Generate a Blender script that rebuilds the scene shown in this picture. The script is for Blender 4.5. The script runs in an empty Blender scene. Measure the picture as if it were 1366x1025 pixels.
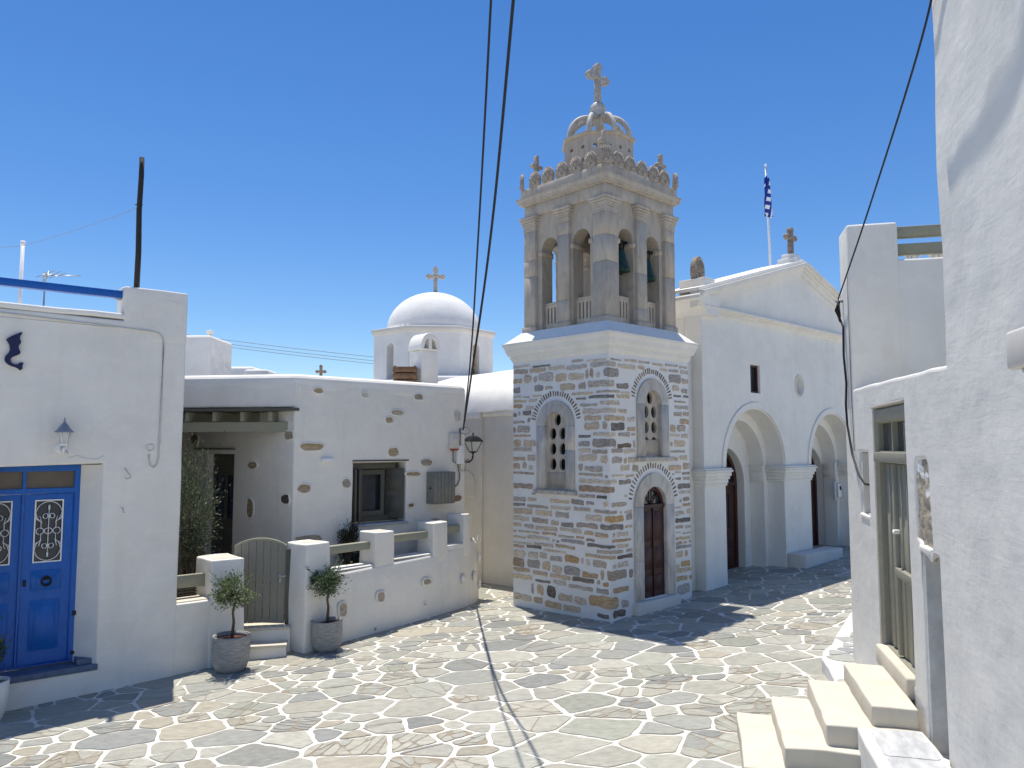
import bpy, bmesh, math, random
from mathutils import Vector, Matrix
from mathutils.noise import noise as mnoise
R = math.radians
random.seed(7)
sc = bpy.context.scene
COL = sc.collection

# ------------------------------------------------------------------ camera, sky, sun, exposure
CAM_H = 2.85
cd = bpy.data.cameras.new('camera'); cam = bpy.data.objects.new('camera', cd); COL.objects.link(cam)
cam.location = (0, 0, CAM_H); cam.rotation_euler = (R(94.613), 0, R(0))
cd.sensor_width = 36; cd.lens = 27.04; cd.clip_start = 0.05; cd.clip_end = 3000
sc.camera = cam
SUN_EL, SUN_AZ = 76.5, -23.0           # azimuth from +Y towards +X
world = bpy.data.worlds.new('World'); sc.world = world; world.use_nodes = True
wn = world.node_tree.nodes; wl = world.node_tree.links
bg = wn['Background']; sky = wn.new('ShaderNodeTexSky'); sky.sky_type = 'NISHITA'; sky.sun_disc = False
sky.sun_elevation = R(SUN_EL); sky.sun_rotation = R(SUN_AZ); sky.altitude = 50
sky.air_density = 1.0; sky.dust_density = 0.0; sky.ozone_density = 4.0
hs = wn.new('ShaderNodeHueSaturation'); hs.inputs['Saturation'].default_value = 1.25; hs.inputs['Hue'].default_value = 0.507; wl.new(sky.outputs[0], hs.inputs['Color']); wl.new(hs.outputs[0], bg.inputs[0]); bg.inputs[1].default_value = 0.124
sl = bpy.data.lights.new('sun', 'SUN'); sl.energy = 5.0; sl.angle = R(0.5); sl.color = (1.0, 0.945, 0.85)
so = bpy.data.objects.new('sun', sl); COL.objects.link(so); so.location = (-3, 8, 30)
sd = Vector((math.sin(R(SUN_AZ))*math.cos(R(SUN_EL)), math.cos(R(SUN_AZ))*math.cos(R(SUN_EL)), math.sin(R(SUN_EL))))
so.rotation_euler = sd.to_track_quat('Z', 'Y').to_euler()
sc.view_settings.view_transform = 'Standard'; sc.view_settings.look = 'None'
sc.view_settings.gamma = 1; sc.view_settings.exposure = 0.18
try:
    sc.cycles.max_bounces = 10; sc.cycles.diffuse_bounces = 6; sc.cycles.use_denoising = True
except Exception: pass

# ------------------------------------------------------------------ materials
def mat(name):
    m = bpy.data.materials.new(name); m.use_nodes = True
    nt = m.node_tree; return m, nt.nodes, nt.links, nt.nodes['Principled BSDF']
def noise_node(N, L, vec, scale, detail=4, rough=0.55, dist=0.0):
    n = N.new('ShaderNodeTexNoise'); n.inputs['Scale'].default_value = scale; n.inputs['Detail'].default_value = detail
    n.inputs['Roughness'].default_value = rough; n.inputs['Distortion'].default_value = dist
    L.new(vec, n.inputs['Vector']); return n.outputs['Fac']
def ramp(N, L, fac, stops):
    r = N.new('ShaderNodeValToRGB'); e = r.color_ramp.elements
    while len(e) < len(stops): e.new(0.5)
    for i, (p, c) in enumerate(stops):
        e[i].position = p; e[i].color = (c[0], c[1], c[2], 1) if not isinstance(c, (int, float)) else (c, c, c, 1)
    L.new(fac, r.inputs[0]); return r.outputs[0]
def mix(N, L, a, b, fac, mode='MIX'):
    x = N.new('ShaderNodeMix'); x.data_type = 'RGBA'; x.blend_type = mode
    for sock, v in ((x.inputs[6], a), (x.inputs[7], b), (x.inputs[0], fac)):
        if isinstance(v, (int, float)): sock.default_value = v
        elif isinstance(v, (tuple, list)): sock.default_value = (v[0], v[1], v[2], 1)
        else: L.new(v, sock)
    return x.outputs[2]
def math_node(N, L, op, a, b):
    x = N.new('ShaderNodeMath'); x.operation = op
    for s, v in ((x.inputs[0], a), (x.inputs[1], b)):
        if isinstance(v, (int, float)): s.default_value = v
        else: L.new(v, s)
    return x.outputs[0]
def bump(N, L, bsdf, h, strength, dist=0.01, prev=None):
    b = N.new('ShaderNodeBump'); b.inputs['Strength'].default_value = strength; b.inputs['Distance'].default_value = dist
    L.new(h, b.inputs['Height'])
    if prev is not None: L.new(prev, b.inputs['Normal'])
    L.new(b.outputs[0], bsdf.inputs['Normal']); return b.outputs[0]
def coords(N, L, scale=(1, 1, 1), rot=(0, 0, 0), kind='Object'):
    t = N.new('ShaderNodeTexCoord'); m = N.new('ShaderNodeMapping')
    m.inputs['Scale'].default_value = scale; m.inputs['Rotation'].default_value = rot
    L.new(t.outputs[kind], m.inputs['Vector']); return m.outputs[0]

def plaster(name, col=(0.8, 0.8, 0.78), lump=0.5, fine=0.25, dirt=0.3, trowel=0.0, dirtcol=(0.6, 0.56, 0.47)):
    m, N, L, b = mat(name)
    v = coords(N, L)
    big = noise_node(N, L, v, 0.9, 6, 0.6)
    vs = coords(N, L, (2.2, 2.2, 0.35))
    streak = noise_node(N, L, vs, 1.6, 6, 0.65)
    c = mix(N, L, tuple(x*0.9 for x in col), col, ramp(N, L, big, [(0.3, 0.0), (0.62, 1.0)]))
    patchy = noise_node(N, L, coords(N, L, (1, 1, 1.4)), 3.1, 7, 0.68, 0.6)
    c = mix(N, L, c, tuple(min(1, x*1.07) for x in col), math_node(N, L, 'MULTIPLY', ramp(N, L, patchy, [(0.48, 0.0), (0.60, 1.0)]), 0.35))
    s = ramp(N, L, streak, [(0.5, 0.0), (0.78, 1.0)])
    c = mix(N, L, c, dirtcol, math_node(N, L, 'MULTIPLY', s, dirt))
    spots = noise_node(N, L, v, 14, 5, 0.7)
    c = mix(N, L, c, tuple(x*0.8 for x in dirtcol), math_node(N, L, 'MULTIPLY', ramp(N, L, spots, [(0.66, 0.0), (0.75, 1.0)]), dirt*0.8))
    L.new(c, b.inputs['Base Color']); b.inputs['Roughness'].default_value = 0.85; b.inputs['Specular IOR Level'].default_value = 0.2
    n1 = noise_node(N, L, v, 2.6, 3, 0.5)
    p = bump(N, L, b, n1, lump, 0.05)
    nb_ = noise_node(N, L, coords(N, L, (9, 9, 1.1)), 3.0, 5, 0.6, 0.3)
    p = bump(N, L, b, nb_, fine*0.8, 0.006, p)
    n2 = noise_node(N, L, v, 38, 5, 0.7)
    p = bump(N, L, b, n2, fine, 0.006, p)
    if trowel:
        vt = coords(N, L, (1.2, 1.2, 7.5), (0.0, R(38), 0.0))
        n3 = noise_node(N, L, vt, 2.2, 6, 0.65, 0.8)
        p = bump(N, L, b, n3, trowel, 0.012, p)
        n4 = noise_node(N, L, coords(N, L, (1, 1, 3.0), (0.0, R(62), 0.0)), 2.6, 7, 0.6, 0.3)
        bump(N, L, b, ramp(N, L, n4, [(0.5, 0.0), (0.53, 1.0)]), trowel*0.35, 0.008, p)
    return m

def attr_mat(name, rough=0.8, nscale=20, namt=0.35, bstr=0.4, bdist=0.006, spec=0.25, streak=None, tint=(0.5, 0.46, 0.4)):
    """per-face colour attribute varied by noise"""
    m, N, L, b = mat(name)
    a = N.new('ShaderNodeAttribute'); a.attribute_name = 'Col'
    v = coords(N, L, streak or (1, 1, 1))
    n = noise_node(N, L, v, nscale, 6, 0.65)
    k = ramp(N, L, n, [(0.3, 1-namt), (0.7, 1+namt*0.4)])
    c = mix(N, L, a.outputs['Color'], k, 1.0, 'MULTIPLY')
    n2 = noise_node(N, L, v, nscale*0.25, 4, 0.6)
    c = mix(N, L, c, tint, math_node(N, L, 'MULTIPLY', ramp(N, L, n2, [(0.5, 0.0), (0.75, 1.0)]), 0.35))
    L.new(c, b.inputs['Base Color']); b.inputs['Roughness'].default_value = rough; b.inputs['Specular IOR Level'].default_value = spec
    bump(N, L, b, n, bstr, bdist)
    return m

def simple(name, col, rough=0.6, metal=0.0, var=0.15, scale=8, bstr=0.1, spec=0.4, stretch=(1, 1, 1)):
    m, N, L, b = mat(name)
    v = coords(N, L, stretch)
    n = noise_node(N, L, v, scale, 5, 0.6)
    c = mix(N, L, tuple(x*(1-var) for x in col), tuple(min(1, x*(1+var)) for x in col), ramp(N, L, n, [(0.3, 0.0), (0.7, 1.0)]))
    L.new(c, b.inputs['Base Color']); b.inputs['Roughness'].default_value = rough
    b.inputs['Metallic'].default_value = metal; b.inputs['Specular IOR Level'].default_value = spec
    if bstr: bump(N, L, b, n, bstr, 0.004)
    return m

def marble(name, col, vein):
    m, N, L, b = mat(name)
    a = N.new('ShaderNodeAttribute'); a.attribute_name = 'Col'
    v = coords(N, L, (1.5, 1.5, 0.5), (0.2, 0.35, 0))
    n = noise_node(N, L, v, 3.5, 7, 0.65, 1.4)
    c = mix(N, L, vein, col, ramp(N, L, n, [(0.34, 0.0), (0.6, 1.0)]))
    n2 = noise_node(N, L, coords(N, L), 18, 5, 0.7)
    c = mix(N, L, c, (0.30, 0.25, 0.19), math_node(N, L, 'MULTIPLY', ramp(N, L, n2, [(0.55, 0.0), (0.78, 1.0)]), 0.5))
    n3 = noise_node(N, L, coords(N, L, (3, 3, 0.5)), 2.4, 5, 0.7)
    c = mix(N, L, c, (0.22, 0.2, 0.17), math_node(N, L, 'MULTIPLY', ramp(N, L, n3, [(0.55, 0.0), (0.8, 1.0)]), 0.35))
    c = mix(N, L, c, a.outputs['Color'], 1.0, 'MULTIPLY')
    L.new(c, b.inputs['Base Color']); b.inputs['Roughness'].default_value = 0.6; b.inputs['Specular IOR Level'].default_value = 0.3
    bump(N, L, b, n2, 0.25, 0.004)
    return m

def leaf_mat(name):
    m, N, L, b = mat(name)
    a = N.new('ShaderNodeAttribute'); a.attribute_name = 'Col'
    L.new(a.outputs['Color'], b.inputs['Base Color']); b.inputs['Roughness'].default_value = 0.5
    b.inputs['Subsurface Weight'].default_value = 0.0
    t = N.new('ShaderNodeBsdfTranslucent'); L.new(a.outputs['Color'], t.inputs['Color'])
    x = N.new('ShaderNodeMixShader'); x.inputs[0].default_value = 0.3
    o = N['Material Output']; L.new(b.outputs[0], x.inputs[1]); L.new(t.outputs[0], x.inputs[2]); L.new(x.outputs[0], o.inputs['Surface'])
    return m

def glass_mat(name, col=(0.02, 0.025, 0.03), rough=0.06):
    m, N, L, b = mat(name)
    n = noise_node(N, L, coords(N, L), 6, 4)
    c = mix(N, L, col, tuple(x*1.6+0.01 for x in col), n)
    L.new(c, b.inputs['Base Color']); b.inputs['Roughness'].default_value = rough; b.inputs['Specular IOR Level'].default_value = 0.6
    return m

M = {}
M['white'] = plaster('white_plaster', (0.80, 0.765, 0.70), 0.4, 0.2, 0.30)
M['white_clean'] = plaster('fresh_whitewash', (0.83, 0.80, 0.74), 0.25, 0.12, 0.10)
M['white_rough'] = plaster('rough_plaster', (0.73, 0.71, 0.66), 0.3, 0.18, 0.10, trowel=0.22, dirtcol=(0.60, 0.60, 0.58))
M['white_grey'] = plaster('grey_plaster', (0.66, 0.62, 0.56), 0.35, 0.2, 0.35)
M['church'] = plaster('church_plaster', (0.76, 0.74, 0.69), 0.3, 0.15, 0.3)
M['cream'] = plaster('cream_plaster', (0.66, 0.635, 0.585), 0.3, 0.15, 0.35)
M['cornice'] = plaster('cornice_plaster', (0.77, 0.74, 0.68), 0.15, 0.12, 0.25, dirtcol=(0.5, 0.43, 0.3))
M['dome'] = plaster('dome_plaster', (0.77, 0.755, 0.725), 0.3, 0.15, 0.3)
M['mortar'] = plaster('white_mortar', (0.73, 0.725, 0.71), 0.6, 0.35, 0.18)
M['rubble'] = attr_mat('rubble_stone', 0.9, 16, 0.45, 0.8, 0.012, 0.15, (1, 1, 2.4), (0.5, 0.46, 0.4))
M['marble'] = marble('grey_marble', (0.53, 0.50, 0.45), (0.34, 0.33, 0.315))
M['oldmarble'] = marble('weathered_marble', (0.475, 0.42, 0.35), (0.36, 0.315, 0.26))
M['carved'] = attr_mat('carved_stone', 0.85, 22, 0.4, 0.6, 0.01, 0.15)
M['slab'] = attr_mat('paving_slate', 0.56, 9, 0.3, 0.5, 0.004, 0.6, (1, 2.2, 1), (0.30, 0.27, 0.21))
M['joint'] = plaster('white_joint', (0.74, 0.705, 0.635), 0.3, 0.5, 0.6, dirtcol=(0.5, 0.45, 0.36))
M['ground'] = plaster('pale_ground', (0.52, 0.50, 0.46), 0.3, 0.4, 0.4)
M['slate'] = attr_mat('slate_top', 0.55, 6, 0.3, 0.3, 0.004, 0.35, (1, 2.5, 1), (0.62, 0.62, 0.6))
M['step'] = plaster('cement_step', (0.62, 0.57, 0.475), 0.35, 0.3, 0.5, dirtcol=(0.5, 0.42, 0.3))
M['maroon'] = simple('maroon_wood', (0.052, 0.016, 0.012), 0.5, 0, 0.25, 14, 0.15, stretch=(6, 6, 1))
M['blue'] = simple('blue_paint', (0.004, 0.105, 0.43), 0.42, 0, 0.15, 10, 0.12, stretch=(5, 5, 1))
M['khaki'] = simple('khaki_paint', (0.27, 0.262, 0.205), 0.55, 0, 0.12, 12, 0.15, stretch=(7, 7, 1))
M['navy'] = simple('navy_paint', (0.006, 0.012, 0.07), 0.5, 0, 0.2)
M['bluestep'] = simple('blue_grey_step', (0.10, 0.135, 0.21), 0.6, 0, 0.2, 9)
M['sage'] = simple('sage_paint', (0.22, 0.213, 0.178), 0.55, 0, 0.12, 12, 0.15, stretch=(7, 7, 1))
M['sagedark'] = simple('taupe_paint', (0.09, 0.086, 0.068), 0.55, 0, 0.15, 12, 0.15, stretch=(6, 6, 1))
M['cabinet'] = simple('cabinet_paint', (0.19, 0.19, 0.165), 0.5, 0, 0.1, 10, 0.05)
M['rail'] = simple('rail_paint', (0.29, 0.285, 0.215), 0.6, 0, 0.12, 12, 0.1, stretch=(1, 6, 6))
M['darkwood'] = simple('dark_wood', (0.028, 0.022, 0.02), 0.8, 0, 0.3, 18, 0.4, stretch=(6, 6, 1))
M['crate'] = simple('orange_wood', (0.15, 0.085, 0.045), 0.7, 0, 0.4, 9, 0.2)
M['iron'] = simple('black_iron', (0.012, 0.014, 0.016), 0.45, 0.3, 0.3, 20)
M['metal'] = simple('grey_metal', (0.35, 0.36, 0.37), 0.4, 0.6, 0.15, 14)
M['whitemetal'] = simple('white_metal', (0.78, 0.78, 0.77), 0.4, 0, 0.06, 10, 0.0)
M['beigebox'] = simple('beige_plastic', (0.60, 0.57, 0.52), 0.5, 0, 0.06, 6, 0.0)
M['greyplastic'] = simple('grey_plastic', (0.45, 0.47, 0.5), 0.5, 0, 0.08, 6, 0.0)
M['red'] = simple('red_plastic', (0.35, 0.07, 0.04), 0.5, 0, 0.2)
M['lampblue'] = simple('grey_blue_metal', (0.24, 0.26, 0.31), 0.45, 0.1, 0.15, 20)
M['frost'] = simple('frosted_glass', (0.55, 0.57, 0.56), 0.25, 0, 0.1, 8, 0.0)
M['pane'] = glass_mat('dark_pane')
M['transom'] = glass_mat('brown_pane', (0.085, 0.065, 0.045), 0.15)
M['bronze'] = simple('green_bronze', (0.02, 0.055, 0.047), 0.55, 0.5, 0.4, 12, 0.3)
M['terracotta'] = simple('terracotta', (0.34, 0.13, 0.075), 0.8, 0, 0.2)
M['soil'] = simple('red_soil', (0.10, 0.035, 0.02), 0.95, 0, 0.4, 30, 0.8)
M['pot'] = simple('ribbed_grey_pot', (0.28, 0.28, 0.275), 0.75, 0, 0.35, 9, 0.9, 0.25, (1, 1, 9))
M['bark'] = simple('olive_bark', (0.11, 0.085, 0.06), 0.9, 0, 0.4, 25, 0.8, stretch=(1, 1, 0.3))
M['leaf'] = leaf_mat('olive_leaf')
M['cable'] = simple('black_cable', (0.012, 0.012, 0.014), 0.6, 0, 0.2)
M['greycable'] = simple('grey_cable', (0.22, 0.22, 0.23), 0.6, 0, 0.1)
M['flagblue'] = simple('flag_blue', (0.01, 0.035, 0.25), 0.8, 0, 0.1)
M['flagwhite'] = simple('flag_white', (0.75, 0.76, 0.8), 0.8, 0, 0.05)
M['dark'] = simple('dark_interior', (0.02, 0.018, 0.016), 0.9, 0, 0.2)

# ------------------------------------------------------------------ mesh builder
class MB:
    def __init__(s): s.v = []; s.f = []; s.m = []; s.c = []; s.s = []
    def add(s, verts, faces, mi=0, col=(1, 1, 1), smooth=False):
        o = len(s.v); s.v.extend([tuple(p) for p in verts])
        for f in faces: s.f.append(tuple(i+o for i in f)); s.m.append(mi); s.c.append(col); s.s.append(smooth)
        return s
    def bm(s, b, mi=0, col=(1, 1, 1), smooth=False, T=None):
        b.verts.ensure_lookup_table()
        for i, v in enumerate(b.verts): v.index = i
        s.add([(T @ v.co) if T else v.co for v in b.verts], [[v.index for v in f.verts] for f in b.faces], mi, col, smooth); b.free(); return s
    def box(s, x0, x1, y0, y1, z0, z1, bev=0.0, mi=0, col=(1, 1, 1), seg=2, T=None):
        b = bmesh.new(); bmesh.ops.create_cube(b, size=1)
        for v in b.verts: v.co = Vector(((x0+x1)/2+v.co.x*(x1-x0), (y0+y1)/2+v.co.y*(y1-y0), (z0+z1)/2+v.co.z*(z1-z0)))
        if bev: bmesh.ops.bevel(b, geom=list(b.edges), offset=bev, segments=seg, affect='EDGES', profile=0.5)
        return s.bm(b, mi, col, bool(bev), T)
    def prism(s, poly, y0, y1, mi=0, col=(1, 1, 1)):         # polygon in (x,z), extruded along y
        n = len(poly); v = [(x, y0, z) for x, z in poly]+[(x, y1, z) for x, z in poly]
        return s.add(v, [tuple(range(n)), tuple(range(2*n-1, n-1, -1))]+[(i, (i+1) % n, n+(i+1) % n, n+i) for i in range(n)], mi, col)
    def vprism(s, poly, z0, z1, mi=0, col=(1, 1, 1)):        # polygon in (x,y), extruded along z (z may be functions)
        n = len(poly); f0 = z0 if callable(z0) else (lambda x, y: z0); f1 = z1 if callable(z1) else (lambda x, y: z1)
        v = [(x, y, f0(x, y)) for x, y in poly]+[(x, y, f1(x, y)) for x, y in poly]
        return s.add(v, [tuple(range(n-1, -1, -1)), tuple(range(n, 2*n))]+[(i, (i+1) % n, n+(i+1) % n, n+i) for i in range(n)], mi, col)
    def lathe(s, prof, n=24, c=(0, 0, 0), mi=0, col=(1, 1, 1), smooth=True, a0=0.0, cap=True):
        v = []; f = []
        for r, z in prof:
            for k in range(n):
                a = a0+2*math.pi*k/n; v.append((c[0]+r*math.cos(a), c[1]+r*math.sin(a), c[2]+z))
        for i in range(len(prof)-1):
            for k in range(n): f.append((i*n+k, i*n+(k+1) % n, (i+1)*n+(k+1) % n, (i+1)*n+k))
        if cap: f.append(tuple(range(n-1, -1, -1))); f.append(tuple(range((len(prof)-1)*n, len(prof)*n)))
        return s.add(v, f, mi, col, smooth)
    def sqloft(s, prof, mi=0, col=(1, 1, 1)):                # square mouldings: [(half, z)]
        return s.lathe([(h*math.sqrt(2), z) for h, z in prof], 4, (0, 0, 0), mi, col, False, math.pi/4)
    def tube(s, pts, r, n=6, mi=0, col=(1, 1, 1), closed=False):
        pts = [Vector(p) for p in pts]; rr = r if isinstance(r, (list, tuple)) else [r]*len(pts)
        v = []; f = []; up = None
        for i, p in enumerate(pts):
            if closed: t = pts[(i+1) % len(pts)]-pts[i-1]
            else: t = pts[min(i+1, len(pts)-1)]-pts[max(i-1, 0)]
            if t.length < 1e-9: t = Vector((0, 0, 1))
            t.normalize()
            if up is None: up = Vector((0, 0, 1)) if abs(t.z) < 0.9 else Vector((1, 0, 0))
            a = t.cross(up)
            if a.length < 1e-6: a = t.orthogonal()
            a.normalize(); b2 = t.cross(a); up = -b2 if False else up
            for k in range(n):
                w = 2*math.pi*k/n; v.append(p+a*(rr[i]*math.cos(w))+b2*(rr[i]*math.sin(w)))
        m = len(pts)
        for i in range(m if closed else m-1):
            for k in range(n): f.append((i*n+k, i*n+(k+1) % n, ((i+1) % m)*n+(k+1) % n, ((i+1) % m)*n+k))
        if not closed: f.append(tuple(range(n-1, -1, -1))); f.append(tuple(range((m-1)*n, m*n)))
        return s.add(v, f, mi, col, True)
    def slab(s, outline, holes=(), y0=0.0, y1=0.3, bev=0.0, mi=0, col=(1, 1, 1), map_=None, seg=2):
        """vertical plate: outline and holes in (x,z), thickness y0..y1, optional rounded edges"""
        cu = bpy.data.curves.new('tmp', 'CURVE'); cu.dimensions = '2D'; cu.fill_mode = 'BOTH'
        for pl in [outline]+list(holes):
            sp = cu.splines.new('POLY'); sp.points.add(len(pl)-1); sp.use_cyclic_u = True
            for p, q in zip(sp.points, pl): p.co = (q[0], q[1], 0, 1)
        th = abs(y1-y0); cu.extrude = max(th/2-bev, 0.0005); cu.bevel_depth = bev; cu.bevel_resolution = seg; cu.offset = -bev
        ob = bpy.data.objects.new('tmp', cu); me = bpy.data.meshes.new_from_object(ob)
        yc = (y0+y1)/2; vv = []
        for v in me.vertices:
            q = (v.co.x, yc-v.co.z, v.co.y); vv.append(map_(q) if map_ else q)
        s.add(vv, [tuple(p.vertices) for p in me.polygons], mi, col, False)
        bpy.data.meshes.remove(me); bpy.data.objects.remove(ob); bpy.data.curves.remove(cu); return s
    def build(s, name, mats, parent=None, label=None, merge=False):
        me = bpy.data.meshes.new(name); me.from_pydata(s.v, [], s.f)
        for m in (mats if isinstance(mats, (list, tuple)) else [mats]): me.materials.append(m)
        me.polygons.foreach_set('material_index', s.m); me.polygons.foreach_set('use_smooth', s.s)
        ca = me.color_attributes.new('Col', 'FLOAT_COLOR', 'CORNER'); arr = []
        for p, c in zip(me.polygons, s.c): arr.extend((c[0], c[1], c[2], 1.0)*p.loop_total)
        ca.data.foreach_set('color', arr)
        b = bmesh.new(); b.from_mesh(me)
        if merge: bmesh.ops.remove_doubles(b, verts=b.verts, dist=0.0004)
        bmesh.ops.recalc_face_normals(b, faces=b.faces); b.to_mesh(me); b.free(); me.update()
        o = bpy.data.objects.new(name, me); COL.objects.link(o)
        if parent: o.parent = parent
        if label: o['label'] = label
        return o
def thing(name, label, cat, loc=(0, 0, 0), ang=0.0, group=None):
    o = bpy.data.objects.new(name, None); COL.objects.link(o); o.empty_display_size = 0.2
    o.location = loc; o.rotation_euler = (0, 0, R(ang)); tag(o, label, cat, group); return o
def tag(o, label, cat, group=None):
    o['label'] = label; o['category'] = cat
    if group: o['group'] = group
    return o
def struct(o): o['kind'] = 'structure'; return o
def copy_tree(o, parent=None):
    c = o.copy(); COL.objects.link(c)
    if parent: c.parent = parent
    for ch in list(o.children): copy_tree(ch, c)
    return c
class Fr:
    """local frame of a straight facade: s along it, t across it, z up"""
    def __init__(s, x, y, ang): s.o = Vector((x, y, 0)); s.ang = ang; a = R(ang); s.e1 = Vector((math.cos(a), math.sin(a), 0)); s.e2 = Vector((-math.sin(a), math.cos(a), 0))
    def w(s, u, t, z): return s.o+s.e1*u+s.e2*t+Vector((0, 0, z))
    def loc(s, p): q = Vector(p)-s.o; return (q.dot(s.e1), q.dot(s.e2), p[2])
    def thing(s, name, label, cat, u=0, t=0, z=0, group=None): return thing(name, label, cat, s.w(u, t, z), s.ang, group)
def arch(c, r, spring, z0, n=20, w=None):
    """door or window outline: straight sides from z0, half circle above spring"""
    pts = [(c-r, z0)]
    pts += [(c-r*math.cos(math.pi*i/n), spring+r*math.sin(math.pi*i/n)) for i in range(n+1)]
    pts += [(c+r, z0)]
    return pts
def rect(x0, x1, z0, z1): return [(x0, z0), (x1, z0), (x1, z1), (x0, z1)]
def wob(poly, amp, step=0.25, seed=0, lock=None):
    """hand-made edge: subdivide an outline and let it wander"""
    out = []; n = len(poly)
    for i in range(n):
        a = Vector((poly[i][0], poly[i][1], 0)); b = Vector((poly[(i+1) % n][0], poly[(i+1) % n][1], 0))
        k = max(1, int((b-a).length/step))
        for j in range(k):
            p = a.lerp(b, j/k); d = mnoise(Vector((p.x*1.7+seed*7.3, p.y*1.7-seed*3.1, seed)))*amp
            e = mnoise(Vector((p.x*1.7-seed*2.9+40, p.y*1.7+seed*5.1, seed)))*amp
            out.append((p.x+d, p.y+e))
    return out
def gz(x, y=0): return 0.05*max(-9.0, min(9.0, x-1.68))

T = Fr(1.6562, 14.3738, 43.32)       # bell tower centre
CH = Fr(1.614, 12.743, 43.32)        # church facade, from the tower's front corner
LH = Fr(-4.66, 10.92, 38.7)          # house with the blue door
GA = Fr(-4.66, 10.92, 42.0)          # garden wall left of the gate
GF = Fr(-2.81, 12.15, 50.6)          # garden wall right of the gate
MH = Fr(-3.65, 12.9, 42.0)           # low house in the middle
RH = Fr(3.34, 6.3, 76.2)             # house on the right, outside is +t

# ------------------------------------------------------------------ ground and crazy paving
xs = [-300, -7.32, 10.68, 300]
mb = MB()
for i in range(3):
    a, b = xs[i], xs[i+1]
    mb.add([(a, -300, gz(a)-0.02), (b, -300, gz(b)-0.02), (b, 300, gz(b)-0.02), (a, 300, gz(a)-0.02)], [(0, 1, 2, 3)])
struct(mb.build('ground', M['ground']))

def clip(poly, nx, ny, c):                       # keep the side nx*x+ny*y <= c
    out = []; n = len(poly)
    for i in range(n):
        p = poly[i]; q = poly[(i+1) % n]; dp = nx*p[0]+ny*p[1]-c; dq = nx*q[0]+ny*q[1]-c
        if dp <= 0: out.append(p)
        if (dp < 0 < dq) or (dq < 0 < dp):
            t = dp/(dp-dq); out.append((p[0]+(q[0]-p[0])*t, p[1]+(q[1]-p[1])*t))
    return out
def area(p): return 0.5*sum(p[i][0]*p[(i+1) % len(p)][1]-p[(i+1) % len(p)][0]*p[i][1] for i in range(len(p)))
def rounded(poly, jit, rng, it=2, step=0.085):
    pts = []
    n = len(poly)
    for i in range(n):
        a = poly[i]; b = poly[(i+1) % n]; L = math.hypot(b[0]-a[0], b[1]-a[1]); k = max(1, int(L/step))
        for j in range(k):
            t = j/k; pts.append((a[0]+(b[0]-a[0])*t+(rng.uniform(-jit, jit) if j else 0), a[1]+(b[1]-a[1])*t+(rng.uniform(-jit, jit) if j else 0)))
    for _ in range(it):
        q = []
        for i in range(len(pts)):
            a = pts[i]; b = pts[(i+1) % len(pts)]
            q.append((a[0]*.75+b[0]*.25, a[1]*.75+b[1]*.25)); q.append((a[0]*.25+b[0]*.75, a[1]*.25+b[1]*.75))
        pts = q
    return pts
SLATE = [(.40, .415, .39), (.45, .455, .42), (.37, .39, .40), (.47, .455, .405), (.42, .435, .41), (.27, .295, .325), (.44, .40, .33), (.49, .485, .455), (.36, .385, .35), (.43, .425, .40), (.33, .35, .36), (.46, .46, .43)]
SLATE = [tuple((.4*(sum(c)/3)+.6*x)*.86*k_ for x, k_ in zip(c, (1.03, 1.0, .88))) for c in SLATE]
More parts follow.
